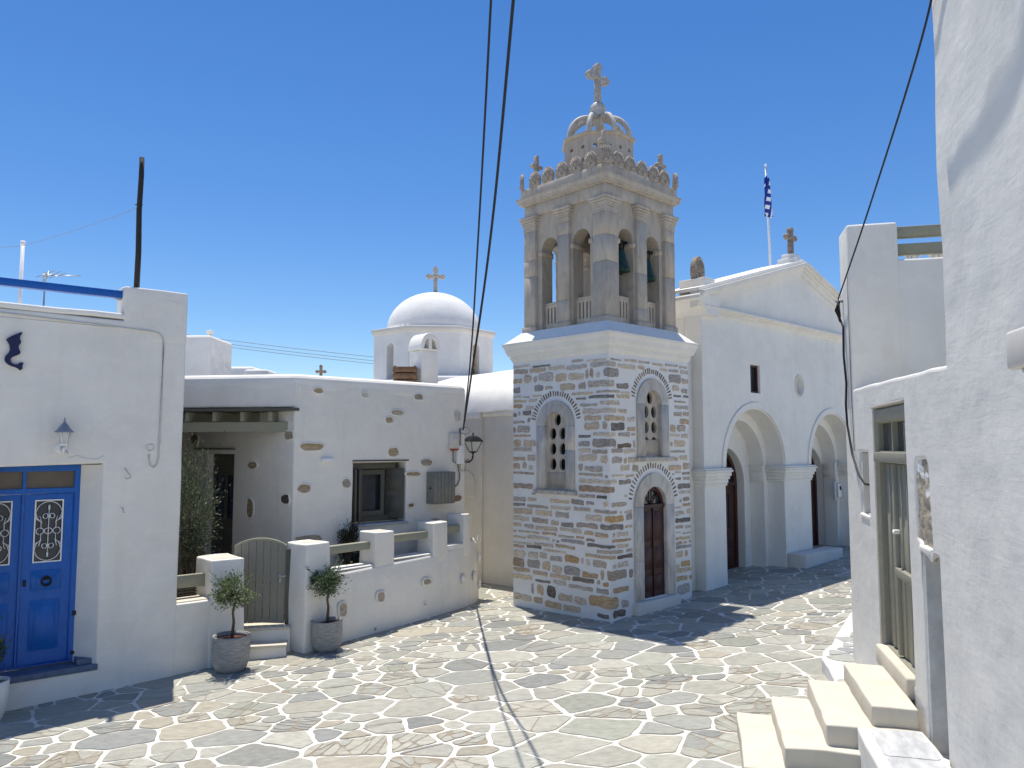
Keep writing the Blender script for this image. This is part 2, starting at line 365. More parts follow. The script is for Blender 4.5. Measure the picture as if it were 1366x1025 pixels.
def crazy_paving(x0, x1, y0, y1, zf, rng, rmin=0.16, rmax=0.54, skip=None):
    ax = 1.28
    pts = []; cell = {}
    def key(p): return (int(p[0]//0.5), int(p[1]//0.5))
    for _ in range(int((x1-x0)*(y1-y0)*70)):
        p = (rng.uniform(x0/ax, x1/ax), rng.uniform(y0, y1))
        f = mnoise(Vector((p[0]*0.9, p[1]*0.9, 3.1)))*0.8+0.5+rng.uniform(-0.5, 0.5)
        r = rmin+(rmax-rmin)*max(0, min(1, f)); k = key(p); ok = True
        for i in range(-1, 2):
            for j in range(-1, 2):
                for q in cell.get((k[0]+i, k[1]+j), ()):
                    if (q[0]-p[0])**2+(q[1]-p[1])**2 < (min(r, q[2])*0.45+max(r, q[2])*0.45)**2: ok = False; break
                if not ok: break
            if not ok: break
        if ok: cell.setdefault(k, []).append((p[0], p[1], r)); pts.append((p[0], p[1], r))
    st = MB()
    def stone(poly, z, col, h):
        if len(poly) < 3 or abs(area(poly)) < 0.0012: return
        n = len(poly); cx = sum(p[0] for p in poly)/n; cy = sum(p[1] for p in poly)/n
        ins = [(p[0]+(cx-p[0])*0.018, p[1]+(cy-p[1])*0.018) for p in poly]
        tx, ty = rng.uniform(-.006, .006), rng.uniform(-.006, .006)
        v = [(p[0], p[1], zf(p[0], p[1])+z-h) for p in poly]+[(p[0], p[1], zf(p[0], p[1])+z+tx*(p[0]-cx)+ty*(p[1]-cy)) for p in ins]
        st.add(v, [tuple(range(n, 2*n))]+[(i, (i+1) % n, n+(i+1) % n, n+i) for i in range(n)], 0, col)
    for (px, py, r) in pts:
        if skip and skip(px*ax, py): continue
        poly = [(px-.75, py-.75), (px+.75, py-.75), (px+.75, py+.75), (px-.75, py+.75)]
        k = key((px, py)); g = rng.uniform(0.009, 0.024)
        for i in range(-3, 4):
            for j in range(-3, 4):
                for q in cell.get((k[0]+i, k[1]+j), ()):
                    dx, dy = q[0]-px, q[1]-py; d2 = dx*dx+dy*dy
                    if d2 < 1e-9 or d2 > 2.2: continue
                    d = math.sqrt(d2); w = r/(r+q[2]); w = 0.5+(w-0.5)*0.7
                    poly = clip(poly, dx/d, dy/d, (dx*px+dy*py)/d+d*w-g)
                    if len(poly) < 3: break
                if len(poly) < 3: break
            if len(poly) < 3: break
        if len(poly) < 3: continue
        poly = [(p[0]*ax, p[1]) for p in poly]
        A = abs(area(poly))
        if A < 0.004: continue
        base = list(rng.choice(SLATE)); kk = rng.uniform(0.85, 1.12); col = tuple(min(1, c*kk) for c in base)
        rd = rounded(poly, 0.013, rng); zr = rng.uniform(-.003, .003)
        if A > 0.07 and rng.random() < 0.36:       # cracked slab: a patch of brown bedding with pieces on it
            stone(rd, 0.005, (0.30, 0.25, 0.185), 0.004)
            pieces = [poly]
            for _ in range(rng.choice((1, 2, 2, 3, 4))):
                a = rng.uniform(0, math.pi); nx, ny = math.cos(a), math.sin(a); new = []
                for pc in pieces:
                    c0 = sum(p[0] for p in pc)/len(pc)+rng.uniform(-.1, .1); c1 = sum(p[1] for p in pc)/len(pc)+rng.uniform(-.08, .08); d = nx*c0+ny*c1
                    for s_ in (1, -1):
                        q = clip(pc, nx*s_, ny*s_, d*s_-0.005)
                        if len(q) >= 3 and abs(area(q)) > 0.005: new.append(q)
                pieces = new
            for q in pieces:
                kk2 = rng.uniform(.88, 1.1); c2 = rng.choice(SLATE) if rng.random() < 0.15 else base
                stone(rounded(q, 0.008, rng, 2, 0.13), 0.009, tuple(min(1, c*kk2) for c in c2), 0.004)
        else: stone(rd, 0.0075+zr, col, 0.0075+zr)
    return st
rng = random.Random(21)
st = crazy_paving(-9, 12, 1.0, 23, gz, rng)
xs2 = [-12, -7.32, 10.68, 16]; o = len(st.v)
for i in range(3):
    a, b = xs2[i], xs2[i+1]
    st.add([(a, -2, gz(a)), (b, -2, gz(b)), (b, 26, gz(b)), (a, 26, gz(a))], [(0, 1, 2, 3)], 1)
struct(st.build('stone_paving', [M['slab'], M['joint']]))

# ------------------------------------------------------------------ bell tower
HB = 1.1536
def rotk(k): return Matrix.Rotation(-k*math.pi/2, 4, 'Z')
def mapk(k):
    m = rotk(k); return lambda q: tuple(m @ Vector(q))
tower = T.thing('bell_tower', 'square stone bell tower with white mortar and an open marble belfry topped by a cross', 'bell tower')
WIN_L = dict(c=HB-1.215, r=0.455, ri=0.25, spring=3.2, z0=2.08)        # on face 1 (left), u = HB - s
WIN_R = dict(c=1.185-HB, r=0.455, ri=0.25, spring=3.58, z0=2.66)
DOOR_R = dict(c=1.19-HB, r=0.57, ri=0.335, spring=1.81, z0=0.25)
opens = {0: [WIN_R, DOOR_R], 1: [WIN_L]}
mb = MB(); ztop = 4.42
for k in range(4):
    holes = [arch(d['c'], d['r']-0.02, d['spring'], d['z0']) for d in opens.get(k, [])]
    if k in (0, 2): mb.slab(rect(-HB+0.3, HB-0.3, -0.3, ztop), [[(max(-HB+.31, min(HB-.31, x)), z) for x, z in h] for h in holes], -HB, -HB+0.3, 0, 0, map_=mapk(k))
    else: mb.slab(rect(-HB, HB, -0.3, ztop), holes, -HB, -HB+0.3, 0, 0, map_=mapk(k))
# solid ends of the two short faces
for k in (0, 2):
    pass
rr = random.Random(5)
STONES = [(.42, .35, .265), (.36, .33, .295), (.33, .31, .29), (.45, .38, .28), (.26, .20, .145), (.30, .27, .235), (.48, .43, .35), (.38, .28, .17), (.22, .21, .21), (.44, .41, .37)]
def stone_col(z):
    c = rr.choice(STONES)
    if rr.random() < 0.10: c = rr.choice([(.10, .085, .075), (.13, .10, .075), (.09, .09, .095)])
    if z < 1.6 and rr.random() < 0.22: c = rr.choice([(.44, .33, .19), (.40, .29, .15), (.36, .25, .14)])
    c = (c[0]*1.42, c[1]*1.27, c[2]*1.08); w = rr.uniform(0.03, 0.34)+max(0, (z-2.2))*0.06
    return tuple(a*(1-w)+0.58*w for a in c)
def stone_on(mb, x0, x1, z0, z1, k, col, flush=(False, False)):
    n = 4; pts = []
    W, H = x1-x0, z1-z0; j = min(0.012, H*0.16); s1 = rr.uniform(-1, 1)*H*0.12; s2 = rr.uniform(-1, 1)*H*0.12
    cr = min(W, H)*0.16
    nb = max(2, int(W/0.08))
    for i in range(nb+1):
        t = i/nb; x = x0+cr*(not flush[0])+t*(W-cr*((not flush[0])+(not flush[1]))); pts.append((x, z0+s1*(t-.5)+rr.uniform(-j, j)*(0 if flush[0] and i == 0 else 1)))
    if not flush[1]: pts += [(x1, z0+H*0.3+rr.uniform(-j, j)), (x1+rr.uniform(-j, j), z1-H*0.3)]
    for i in range(nb, -1, -1):
        t = i/nb; x = x0+cr*(not flush[0])+t*(W-cr*((not flush[0])+(not flush[1]))); pts.append((x, z1+s2*(t-.5)+rr.uniform(-j, j)))
    if not flush[0]: pts += [(x0, z1-H*0.3), (x0+rr.uniform(-j, j), z0+H*0.3)]
    m = mapk(k); n = len(pts); cx = sum(p[0] for p in pts)/n; cz = sum(p[1] for p in pts)/n
    pr = rr.uniform(0.006, 0.014); ins = []
    for p in pts:
        dx, dz = cx-p[0], cz-p[1]; L = math.hypot(dx, dz)+1e-6; q = min(0.007, L*0.3)
        ox = 0 if (flush[0] and abs(p[0]-x0) < 1e-4) or (flush[1] and abs(p[0]-x1) < 1e-4) else dx/L*q
        ins.append((p[0]+ox, p[1]+dz/L*q))
    v = [m((p[0], -HB+0.002, p[1])) for p in pts]+[m((p[0], -HB-pr+rr.uniform(-.002, .002), p[1])) for p in ins]
    mb.add(v, [tuple(range(n, 2*n))]+[(i, (i+1) % n, n+(i+1) % n, n+i) for i in range(n)], 1, col)
def excluded(k, z0, z1):
    out = []
    for d in opens.get(k, []):
        hw = 0
        for z in (z0, (z0+z1)/2, z1):
            if d['z0']-0.1 < z <= d['spring']: hw = max(hw, d['r']+0.045)
            if z > d['spring']-0.02:
                R2 = d['r']+0.185; dz = z-d['spring']
                if 0 <= dz < R2: hw = max(hw, math.sqrt(R2*R2-dz*dz), (d['r']+0.045) if dz < 0.1 else 0)
        if d is DOOR_R and z0 < 0.27: hw = max(hw, d['r']+0.05)
        if hw: out.append((d['c']-hw, d['c']+hw))
    return sorted(out)
z = 0.05
while z < ztop-0.07:
    h = rr.choice((0.045, 0.055, 0.07, 0.07, 0.085, 0.10, 0.115, 0.13, 0.15)) * (1.25 if z < 0.4 else 1)
    if z+h > ztop-0.01: break
    gap = rr.uniform(0.028, 0.055)
    ccol = stone_col(z); wl_, wr_ = (rr.uniform(0.2, 0.5), rr.uniform(0.12, 0.2)) if rr.random() < .5 else (rr.uniform(0.12, 0.22), rr.uniform(0.25, 0.42))
    has_c = rr.random() < 0.72
    for k in (0, 1, 2, 3):
        ex = excluded(k, z, z+h)
        u = -HB
        first = True
        while u < HB-0.05:
            w = rr.uniform(0.16, 0.56) if h < .11 else rr.uniform(0.16, 0.42)
            if rr.random() < .08: w = rr.uniform(.05, .1)
            fl0 = fl1 = False; col = stone_col(z)
            if k == 0 and first: 
                if has_c: w = wr_; fl0 = True; col = ccol
                else: u += rr.uniform(0.03, .06)
            x1 = min(u+w, HB-(0.0 if rr.random() < .5 else .03))
            if k == 1 and has_c and u+w > HB-wl_*0.8: x1 = HB; fl1 = True; col = ccol; 
            if k == 1 and not has_c: x1 = min(x1, HB-.04)
            for a, b in ex:
                if u < b and x1 > a:
                    if a-u > 0.06 and u < a: x1 = a
                    else: u = b; x1 = u
                    fl1 = False; break
            first = False
            if x1-u < 0.045: u = max(u, x1)+0.03; continue
            zz = rr.uniform(-.018, .018); hh = h*(1 if (fl0 or fl1) else rr.choice((1, 1, .95, .75, .6)))
            if rr.random() < 0.9 or fl0 or fl1: stone_on(mb, u, x1, z+zz*(not (fl0 or fl1)), z+zz*(not (fl0 or fl1))+hh, k, col, (fl0, fl1))
            u = x1+rr.uniform(0.03, 0.075)
    z += h+gap
# little brick arcs over the openings
for k, ds in opens.items():
    for d in ds:
        m = mapk(k); nb = 27; zc = d['spring']+(0.12 if d is not DOOR_R else 0.1); zc = d['spring']+0.03
        for i in range(nb):
            a = math.pi*(0.06+0.88*i/(nb-1)); a += rr.uniform(-.01, .01); c, s_ = math.cos(a), math.sin(a); w = 0.0125
            r0, r1 = d['r']+0.055+rr.uniform(-.006, .006), d['r']+0.145+rr.uniform(-.015, .015)
            q = [(d['c']+r*c-ww*s_, zc+r*s_+ww*c) for r, ww in ((r0, -w), (r1, -w*1.2), (r1, w*1.2), (r0, w))]
            v = [m((x, -HB+0.001, z_)) for x, z_ in q]+[m((x, -HB-0.007, z_)) for x, z_ in q]
            mb.add(v, [(4, 5, 6, 7), (0, 1, 5, 4), (1, 2, 6, 5), (2, 3, 7, 6), (3, 0, 4, 7)], 1, rr.choice([(.26, .20, .15), (.20, .16, .13), (.32, .26, .2), (.16, .13, .11)]))
mb.build('wall', [M['mortar'], M['rubble']], tower)

def ring(mb, c, ri, ro, spring, a0, a1, y0, y1, m, col, n=10, mi=0):
    v = []
    for y in (y0, y1):
        for r in (ri, ro):
            for i in range(n+1):
                a = a0+(a1-a0)*i/n; v.append(m((c+r*math.cos(a), y, spring+r*math.sin(a))))
    N = n+1; f = []
    for i in range(n):
        f += [(i, i+1, N+i+1, N+i), (2*N+i, 2*N+i+1, 3*N+i+1, 3*N+i), (i, i+1, 2*N+i+1, 2*N+i), (N+i, N+i+1, 3*N+i+1, 3*N+i)]
    f += [(0, N, 3*N, 2*N), (n, N+n, 3*N+n, 2*N+n)]
    mb.add(v, f, mi, col)
def marble_frame(k, d, zj, proud=0.035, depth=0.2, tone=1.0):
    mb = MB(); m = mapk(k); c, r, ri, sp, z0 = d['c'], d['r'], d['ri'], d['spring'], d['z0']
    y0, y1 = -HB-proud, -HB+depth
    def t(): q = rr.uniform(.86, 1.12)*tone; w = rr.uniform(-.04, .05); return (q*(1+w), q, q*(1-w))
    g = 0.0015
    for s_ in (-1, 1):
        zz = [z0]+zj[s_]+[sp-g]
        for a, b in zip(zz[:-1], zz[1:]): mb.box(*sorted((c+s_*ri, c+s_*r)), y0, y1, a, b-g, 0.004, 0, t(), 1, T=rotk(k))
    for a0, a1 in ((0, 1.02), (1.02, 2.12), (2.12, math.pi)): ring(mb, c, ri, r, sp, a0+0.002, a1-0.002, y0, y1, m, t())
    return mb
def grille(k, d, yb):
    mb = MB(); c, ri, sp, z0 = d['c'], d['ri']+0.04, d['spring'], d['z0']
    hs = []; rx, rz = 0.078, 0.105
    zz = [sp+0.115]+[sp-0.13-0.27*i for i in range(3)]
    for i, zc in enumerate(zz):
        for x in ((c,) if i == 0 else (c-0.115, c+0.115)):
            hs.append([(x+rx*math.cos(2*math.pi*j/18), zc+rz*math.sin(2*math.pi*j/18)) for j in range(18)])
    mb.slab(arch(c, ri, sp, z0), hs, yb, yb+0.05, 0, 0, map_=mapk(k))
    m = mapk(k); mb.box(c-ri+.05, c+ri-.05, yb-.012, yb-.001, z0+.06, z0+.3, .004, 0, (.95, .93, .9), 1, T=rotk(k))
    return mb
for k, d, zj in ((1, WIN_L, {-1: [], 1: [2.78]}), (0, WIN_R, {-1: [], 1: []})):
    w = marble_frame(k, d, zj).build('window', M['marble'], tower)
    grille(k, d, -HB+0.05).build('grille', M['oldmarble'], w, 'pierced marble panel with seven oval holes')
    mb = MB(); mb.box(d['c']-d['r']-.05, d['c']+d['r']+.05, -HB-.075, -HB+.1, d['z0']-.075, d['z0']-.001, .008, 0, (.95, .93, .88), 2, T=rotk(k))
    mb.build('sill', M['marble'], w)
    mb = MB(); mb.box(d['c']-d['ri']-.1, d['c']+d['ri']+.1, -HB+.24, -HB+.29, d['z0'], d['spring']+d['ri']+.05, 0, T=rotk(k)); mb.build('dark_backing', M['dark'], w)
# door of the tower
d = DOOR_R
fr_ = marble_frame(0, d, {-1: [0.9], 1: []}, 0.04, 0.26, 1.1).build('door_frame', M['marble'], tower)
mb = MB(); mb.box(d['c']-d['r']-.05, d['c']+d['r']+.03, -HB-.13, -HB+.3, -0.05, .235, .02, 0, (1, 1, 1), 2); mb.build('threshold', M['white_grey'], tower)
dl = MB(); yb = -HB+0.035
dl.slab(arch(d['c'], d['ri']+.03, d['spring'], d['z0']), [arch(d['c'], d['ri']-.06, d['spring'], d['spring']+.02, 14)], yb, yb+.06, 0, 0)
for i, (za, zb) in enumerate(((.35, .62), (.72, 1.1), (1.2, 1.72))):
    for s_ in (-1, 1):
        xa, xb = sorted((d['c']+s_*.03, d['c']+s_*(d['ri']-.05))); dl.box(xa, xb, yb-.02, yb+.002, za, zb, .012, 0, (1, 1, 1), 1)
dl.box(d['c']-.012, d['c']+.012, yb-.03, yb-.001, d['z0'], d['spring'], .004)
dl.box(d['c']-d['ri'], d['c']+d['ri'], yb-.03, yb-.001, d['spring']-.04, d['spring']+.03, .006)
leafo = dl.build('door_leaf', M['maroon'], tower)
mb = MB(); mb.slab(arch(d['c'], d['ri']-.05, d['spring'], d['spring']+.02, 14), [], yb+.045, yb+.055); fl = mb.build('fanlight', M['pane'], tower)
mb = MB()
for a in (50, 90, 130): mb.tube([(d['c'], yb+.02, d['spring']+.03), (d['c']+(d['ri']-.05)*math.cos(R(a)), yb+.02, d['spring']+(d['ri']-.05)*math.sin(R(a)))], .013, 5)
mb.build('glazing_bar', M['maroon'], fl)
# mid cornice and the white skirt under the belfry
mb = MB(); mb.sqloft([(1.10, 4.36), (1.17, 4.42), (1.185, 4.47), (1.20, 4.475), (1.20, 4.525), (1.225, 4.53), (1.245, 4.57), (1.25, 4.60), (1.265, 4.605), (1.272, 4.66), (1.29, 4.69), (1.298, 4.72), (1.306, 4.725), (1.306, 4.757), (1.285, 4.766), (1.20, 4.80)])
mb.build('cornice', M['cornice'], tower)
mb = MB(); mb.sqloft([(1.285, 4.76), (1.265, 4.772), (1.03, 4.985), (0.9, 5.0)]); mb.build('skirt', M['white_clean'], tower)
# belfry
HP = 1.0103
def btone(): q = rr.uniform(.93, 1.07); w = rr.uniform(-.03, .04); return (q*(1+w), q, q*(1-w))
wall = MB(); pil = []; 
OPC = (-0.39, 0.39); OR = 0.205; OSP = 6.50
for k in range(4):
    m = mapk(k); yf = -HP+0.065
    ext = HP-0.065 if k % 2 else HP-0.065-0.28
    hs = [arch(c, OR, OSP, 5.0-0.0, 16) for c in OPC]
    # jambs and arch heads as one plate open at the bottom
    ol = [(-ext, 4.97)]
    for c in OPC: ol += arch(c, OR, OSP, 4.97, 16)
    ol += [(ext, 4.97), (ext, 7.19), (-ext, 7.19)]
    wall.slab(ol, [], yf, yf+0.28, 0, 0, (.98, .97, .95), map_=m)
    # imposts inside the arches
    for c in OPC:
        for s_ in (-1, 1):
            xa, xb = sorted((c+s_*(OR-.022), c+s_*(OR+.075)))
            wall.box(xa, xb, yf-.03, yf+.3, OSP-.10, OSP-.012, .01, 0, (1.08, 1.04, .98), 1, T=rotk(k))
wall.build('belfry_wall', M['oldmarble'], tower)
def pilaster(cx, w, k, wrap=0):
    mb = MB(); y0 = -HP; y1 = -HP+0.075; x0, x1 = cx-w/2, cx+w/2; Tm = rotk(k)
    cuts = [5.075, 5.55, 6.05, 6.5, 6.9]
    cuts = [5.075]+sorted(rr.uniform(5.3, 6.8) for _ in range(2))+[6.905]
    def bx(g, za, zb, bv, col):
        if wrap: mb.box(-HP-g, -HP+w+g, -HP-g, -HP+w+g, za, zb, bv, 0, col, 1, T=Tm)
        else: mb.box(x0-g, x1+g, y0-g, y1+.1, za, zb, bv, 0, col, 1, T=Tm)
    bx(.03, 4.93, 5.075, .008, btone())
    for a, b in zip(cuts[:-1], cuts[1:]): bx(0, a, b-.003, .005, btone())
    c = btone(); bx(.012, 6.905, 6.935, .004, c); bx(.006, 6.935, 7.0, .004, c); bx(.022, 7.0, 7.03, .006, c); bx(.035, 7.03, 7.075, .01, c); bx(.055, 7.075, 7.125, .012, c); bx(.068, 7.125, 7.178, .008, c)
    return mb
for k in range(4):
    pilaster(0, 0.28, k).build('pilaster', M['oldmarble'], tower)
    pilaster(-HP+.15, 0.30, k, 1).build('pilaster', M['oldmarble'], tower)
for k in range(4):
    for c in OPC:
        mb = MB(); y = -HP+0.16; w = OR+0.01
        hs = [[(c-w+.06+i*.085+dx, z_) for dx, z_ in ((0, 5.12), (.02, 5.105), (.04, 5.12), (.04, 5.40), (.02, 5.415), (0, 5.40))] for i in range(4)]
        mb.slab(rect(c-w, c+w, 4.99, 5.46), hs, y, y+.06, 0, 0, (1.25, 1.22, 1.16), map_=mapk(k))
        mb.box(c-w, c+w, y-.015, y+.075, 5.463, 5.50, .006, 0, (1.25, 1.22, 1.16), 1, T=rotk(k))
        mb.build('balustrade', M['oldmarble'], tower)
mb = MB(); mb.box(-.85, .85, -.85, .85, 4.9, 5.0); mb.build('belfry_floor', M['white_grey'], tower)
mb = MB()
for k in range(4):
    for a, b in ((-HP+.311, -.10), (-.098, .41), (.412, HP-.008)): mb.box(a, b, -HP+.008, -HP+.309, 7.18, 7.392, .002, 0, (1.06, 1.05, 1.04) if b > .5 else (1.0, 1.0, 1.0), 1, T=rotk(k))
mb.box(-.75, .75, -.75, .75, 7.2, 7.38)
mb.build('frieze', M['oldmarble'], tower)
mb = MB()
P = [(.98, 7.392), (1.03, 7.397), (1.032, 7.41), (1.078, 7.425), (1.08, 7.45), (1.092, 7.452), (1.10, 7.49), (1.114, 7.51), (1.116, 7.55), (1.10, 7.556), (.4, 7.57)]
mb.sqloft(P); mb.build('top_cornice', M['oldmarble'], tower)
mb = MB()
for k in range(4):
    cuts = [-1.052]+sorted(rr.uniform(-.9, .9) for _ in range(3))+[.90]
    for a, b in zip(cuts[:-1], cuts[1:]): mb.box(a, b-.003, -1.052, -.90, 7.555, 7.725, .006, 0, btone(), 1, T=rotk(k))
mb.build('attic_course', M['oldmarble'], tower)
# antefixes: carved palmettes along the edge
def palmette(w, h, dpt, col):
    mb = MB(); pts = [(-w*.42, 0), (-w*.5, h*.22)]
    pts += [(w*.5*math.cos(math.pi-math.pi*i/14)*(1-.12*math.sin(math.pi*i/14)**2), h*.42+h*.58*math.sin(math.pi*i/14)) for i in range(15)]
    pts += [(w*.5, h*.22), (w*.42, 0)]
    mb.slab(pts, [], -dpt/2, dpt/2, .012, 0, col)
    for i in range(9):                       # raised leaf ribs fanning out
        a = R(12+156*i/8); r1 = .36*w if abs(math.cos(a)) > .5 else .36*w+.2*h*math.sin(a)
        p0 = Vector((0, -dpt/2-.002, h*.22)); p1 = Vector((math.cos(a)*w*.42, -dpt/2-.004, h*.40+math.sin(a)*h*.5))
        if math.sin(a) < .45: p1.z = h*.25+math.sin(a)*h*.45
        mb.tube([p0, p0.lerp(p1, .5), p1], [.004, .008, .013*w/.27], 5, 0, tuple(x*1.15 for x in col))
    mb.lathe([(0.001, -.035), (.03, -.02), (.035, 0), (.03, .02), (.001, .035)], 8, (0, -dpt/2-.004, h*.2), 0, col)
    return mb
pm = palmette(.285, .30, .06, (.40, .345, .285)).build('antefix', M['carved'], tower)
first = True; NA = 7
for k in range(4):
    m = rotk(k)
    for i in range(NA-1):
        u = -1.0+2.0*i/(NA-1); o_ = pm if first else pm.copy()
        if not first: COL.objects.link(o_); o_.parent = tower
        first = False
        p = m @ Vector((u*1.03, -1.03, 7.722)); o_.location = p
        o_.rotation_euler = (0, 0, -k*math.pi/2+(math.pi/4*-1 if i == 0 else 0)); s_ = 1 if i else 1.08; o_.scale = (1 if i else 1.05, 1, s_)
def small_cross(h, w, th, col, flare=1.0, trefoil=True):
    """a cross standing at the origin, arms along x"""
    mb = MB(); a = th/2; zc = h*0.66; r = w*.11
    mb.box(-a, a, -a, a, 0, zc-a-.0005, .006, 0, col, 1); mb.box(-w/2+r*1.2, w/2-r*1.2, -a*.95, a*.95, zc-a, zc+a, .006, 0, col, 1); mb.box(-a, a, -a, a, zc+a+.0005, h-r*1.2, .006, 0, col, 1)
    if trefoil:
        for cx, cz in ((-w/2+r, zc), (w/2-r, zc), (0, h-r)):
            dx, dz = (math.copysign(1, cx), 0) if cx else (0, 1)
            pts = [(cx+dx*r+0, cz+dz*r)]
            out = []
            for i in range(24):
                t = 2*math.pi*i/24; rad = r*(1.12+0.34*abs(math.cos(2*t))); out.append((cx+rad*math.cos(t), cz+rad*math.sin(t)))
            mb.slab(out, [], -a*1.02, a*1.02, .004, 0, col)
    return mb
for (x, y) in ((-.84, -.84), (-.84, .84), (.84, -.84), (.84, .84)):
    c = small_cross(.62, .26, .075, (.46, .40, .335)).build('corner_cross', M['carved'], tower); c.location = (x, y, 7.79)
# lantern: pierced drum, curved ribs, ball, cross
LR = 0.66/math.cos(math.pi/8); mb = MB(); side = 2*0.63*math.tan(math.pi/8)
for k in range(8):
    m = Matrix.Rotation(k*math.pi/4+R(2), 4, 'Z'); hs = []
    for zc in (8.12, 8.37):
        for x in (-.135, .135): hs.append([(x+.042*math.cos(2*math.pi*j/12), zc+.037*math.sin(2*math.pi*j/12)) for j in range(12)])
    mb.slab(rect(-side/2, side/2, 7.57, 8.60), hs, -.63, -.54, 0, 0, btone(), map_=lambda q, m=m: tuple(m @ Vector(q)))
for h0 in (0,):
    mb.lathe([(.60, 8.56), (LR*.98, 8.57), (LR*1.02, 8.60), (LR*1.02, 8.635), (LR*.9, 8.65), (.60, 8.65), (.58, 8.57)], 8, (0, 0, 0), 0, (1.05, 1.02, .97), False, math.pi/8+R(2), cap=False)
mb.build('lantern_drum', M['oldmarble'], tower)
for k in range(8):
    a = k*math.pi/4+math.pi/8+R(2); mb = MB(); pts = []
    for i in range(15):
        t = i/14*math.pi/2; r = .12+.50*math.cos(t)**.9 if i < 14 else .10; z_ = 8.63+.50*math.sin(t)**.95
        pts.append((r*math.cos(a), r*math.sin(a), z_))
    pts.append((.02*math.cos(a), .02*math.sin(a), 9.11))
    mb.tube(pts, [.052]*10+[.05, .05, .048, .046, .045, .045], 8, 0, (1.02, 1.0, .98)); mb.build('rib', M['marble'], tower)
mb = MB(); mb.lathe([(.05, 8.6), (.055, 9.0), (.1, 9.08), (.12, 9.13), (.125, 9.16), (.15, 9.17), (.155, 9.20), (.155, 9.25), (.148, 9.26), (.158, 9.275), (.155, 9.33), (.135, 9.39), (.1, 9.435), (.05, 9.455), (.001, 9.46)], 24, (0, 0, 0)); mb.build('ball_finial', M['marble'], tower)
c = small_cross(.78, .57, .105, (.40, .385, .36)).build('cross', M['carved'], tower); c.location = (0, 0, 9.44)

# bells
def bell(lab, x, y):
    p = T.w(x, y, 0); t = thing('church_bell', lab, 'bell', (p.x, p.y, 5.95), T.ang, 'bells in the belfry')
    mb = MB(); mb.lathe([(.165, 0), (.172, .01), (.16, .05), (.13, .13), (.105, .24), (.09, .33), (.075, .385), (.04, .41), (.001, .415)], 20, (0, 0, 0)); mb.build('bell_body', M['bronze'], t)
    mb = MB(); mb.tube([(0, 0, .4), (0, 0, .56)], .028, 8); mb.tube([(-.21, 0, .56), (.21, 0, .56)], .03, 8); mb.tube([(-.06, -.02, .42), (-.09, -.02, .5), (0, -.02, .55), (.09, -.02, .5), (.06, -.02, .42)], .016, 6); mb.build('yoke', M['iron'], t)
    mb = MB(); mb.tube([(0, 0, .3), (.02, 0, -.05)], [.012, .022], 8); mb.build('clapper', M['iron'], t)
    return t
bell('green bronze bell in the right-hand arch nearest the front corner of the belfry', -0.37, -0.80)
bell('green bronze bell in the right-hand arch nearest the white church', 0.39, -0.80).location.z = 5.9
bell('dark bronze bell high in the left-hand side of the belfry beside the front corner', -0.58, -0.55).location.z = 6.28
# ------------------------------------------------------------------ church with the pediment
church = CH.thing('church', 'white church front with a pediment, deep arched porches and maroon doors', 'church', 3.0, .1, 0)
church.location = CH.o; church.rotation_euler = (0, 0, R(CH.ang))
CX, S0, S1 = 7.1, 2.95, 11.25
ARC = (4.9, 8.55); DC = (4.9, 8.82); D0 = .1
mb = MB()
ol = [(S0, -.4)]
for c in ARC: ol += [(c-1.2, -.4)]+arch(c, 1.2, 2.42, 0, 28)[1:-1]+[(c+1.2, -.4)]
ol += [(S1, -.4), (S1, 5.66), (CX, 6.88), (S0, 5.66)]
winh = rect(4.76, 5.16, 3.97, 4.56); ov = [(6.92+.17*math.cos(2*math.pi*i/24), 4.22+.20*math.sin(2*math.pi*i/24)) for i in range(24)]
mb.slab(ol, [winh, ov], D0, D0+.4, 0.012)
# second order of the porches and the back wall
ol = [(3.2, -.4)]
for c in ARC: ol += [(c-1.04, -.4)]+arch(c, 1.04, 2.36, 0, 24)[1:-1]+[(c+1.04, -.4)]
ol += [(10.6, -.4), (10.6, 4.2), (3.2, 4.2)]
mb.slab(ol, [], D0+.395, D0+.745, .015)
ol = [(3.2, -.4)]
for c in DC: ol += [(c-.8, -.4)]+arch(c, .8, 2.02, 0, 22)[1:-1]+[(c+.8, -.4)]
ol += [(10.6, -.4), (10.6, 4.2), (3.2, 4.2)]
mb.slab(ol, [], D0+.74, D0+1.05, .02)
# side wall, rear body
mb.box(S0+.004, S0+.4, D0+.405, D0+.62, -.4, 5.44); mb.box(S0+.02, S0+.4, D0+.625, 4.2, -.4, 4.7); mb.box(S1-.4, S1-.004, D0+.405, 4.2, -.4, 5.0); mb.box(S0+.41, S1-.41, 3.9, 4.19, -.4, 4.7); mb.box(S0+.41, S1-.41, D0+.41, 3.89, 4.5, 4.7)
mb.box(2.2, S0-.003, .33, 1.2, -.3, 4.7, .01)              # flat strip between tower and church
mb.build('wall', M['church'], church)
mb = MB()
for c in ARC:                                                # raised hood line round each arch
    for ri, ro, pr in ((1.215, 1.335, .03),): ring(mb, c, ri, ro, 2.43, 0, math.pi, D0-pr, D0+.05, lambda q: q, (1, 1, 1), 30)
mb.build('arch_moulding', M['church'], church)
def capital(x0, x1, ya, yb, zt=2.42):
    mb = MB()
    for g, za, zb in ((.0, 2.05, 2.07), (.03, 2.07, 2.12), (.045, 2.12, 2.20), (.07, 2.20, 2.26), (.095, 2.26, 2.34), (.12, 2.34, 2.385), (.10, 2.385, 2.42)):
        mb.box(x0-g, x1+g, ya-g, yb, za, zb-.001, .008, 0, (1, 1, 1), 1)
    return mb
for x0, x1 in ((S0+.02, 3.7), (6.1, 7.35), (9.75, 10.6)): capital(x0, x1, D0+.01, D0+.39).build('capital', M['church'], church)
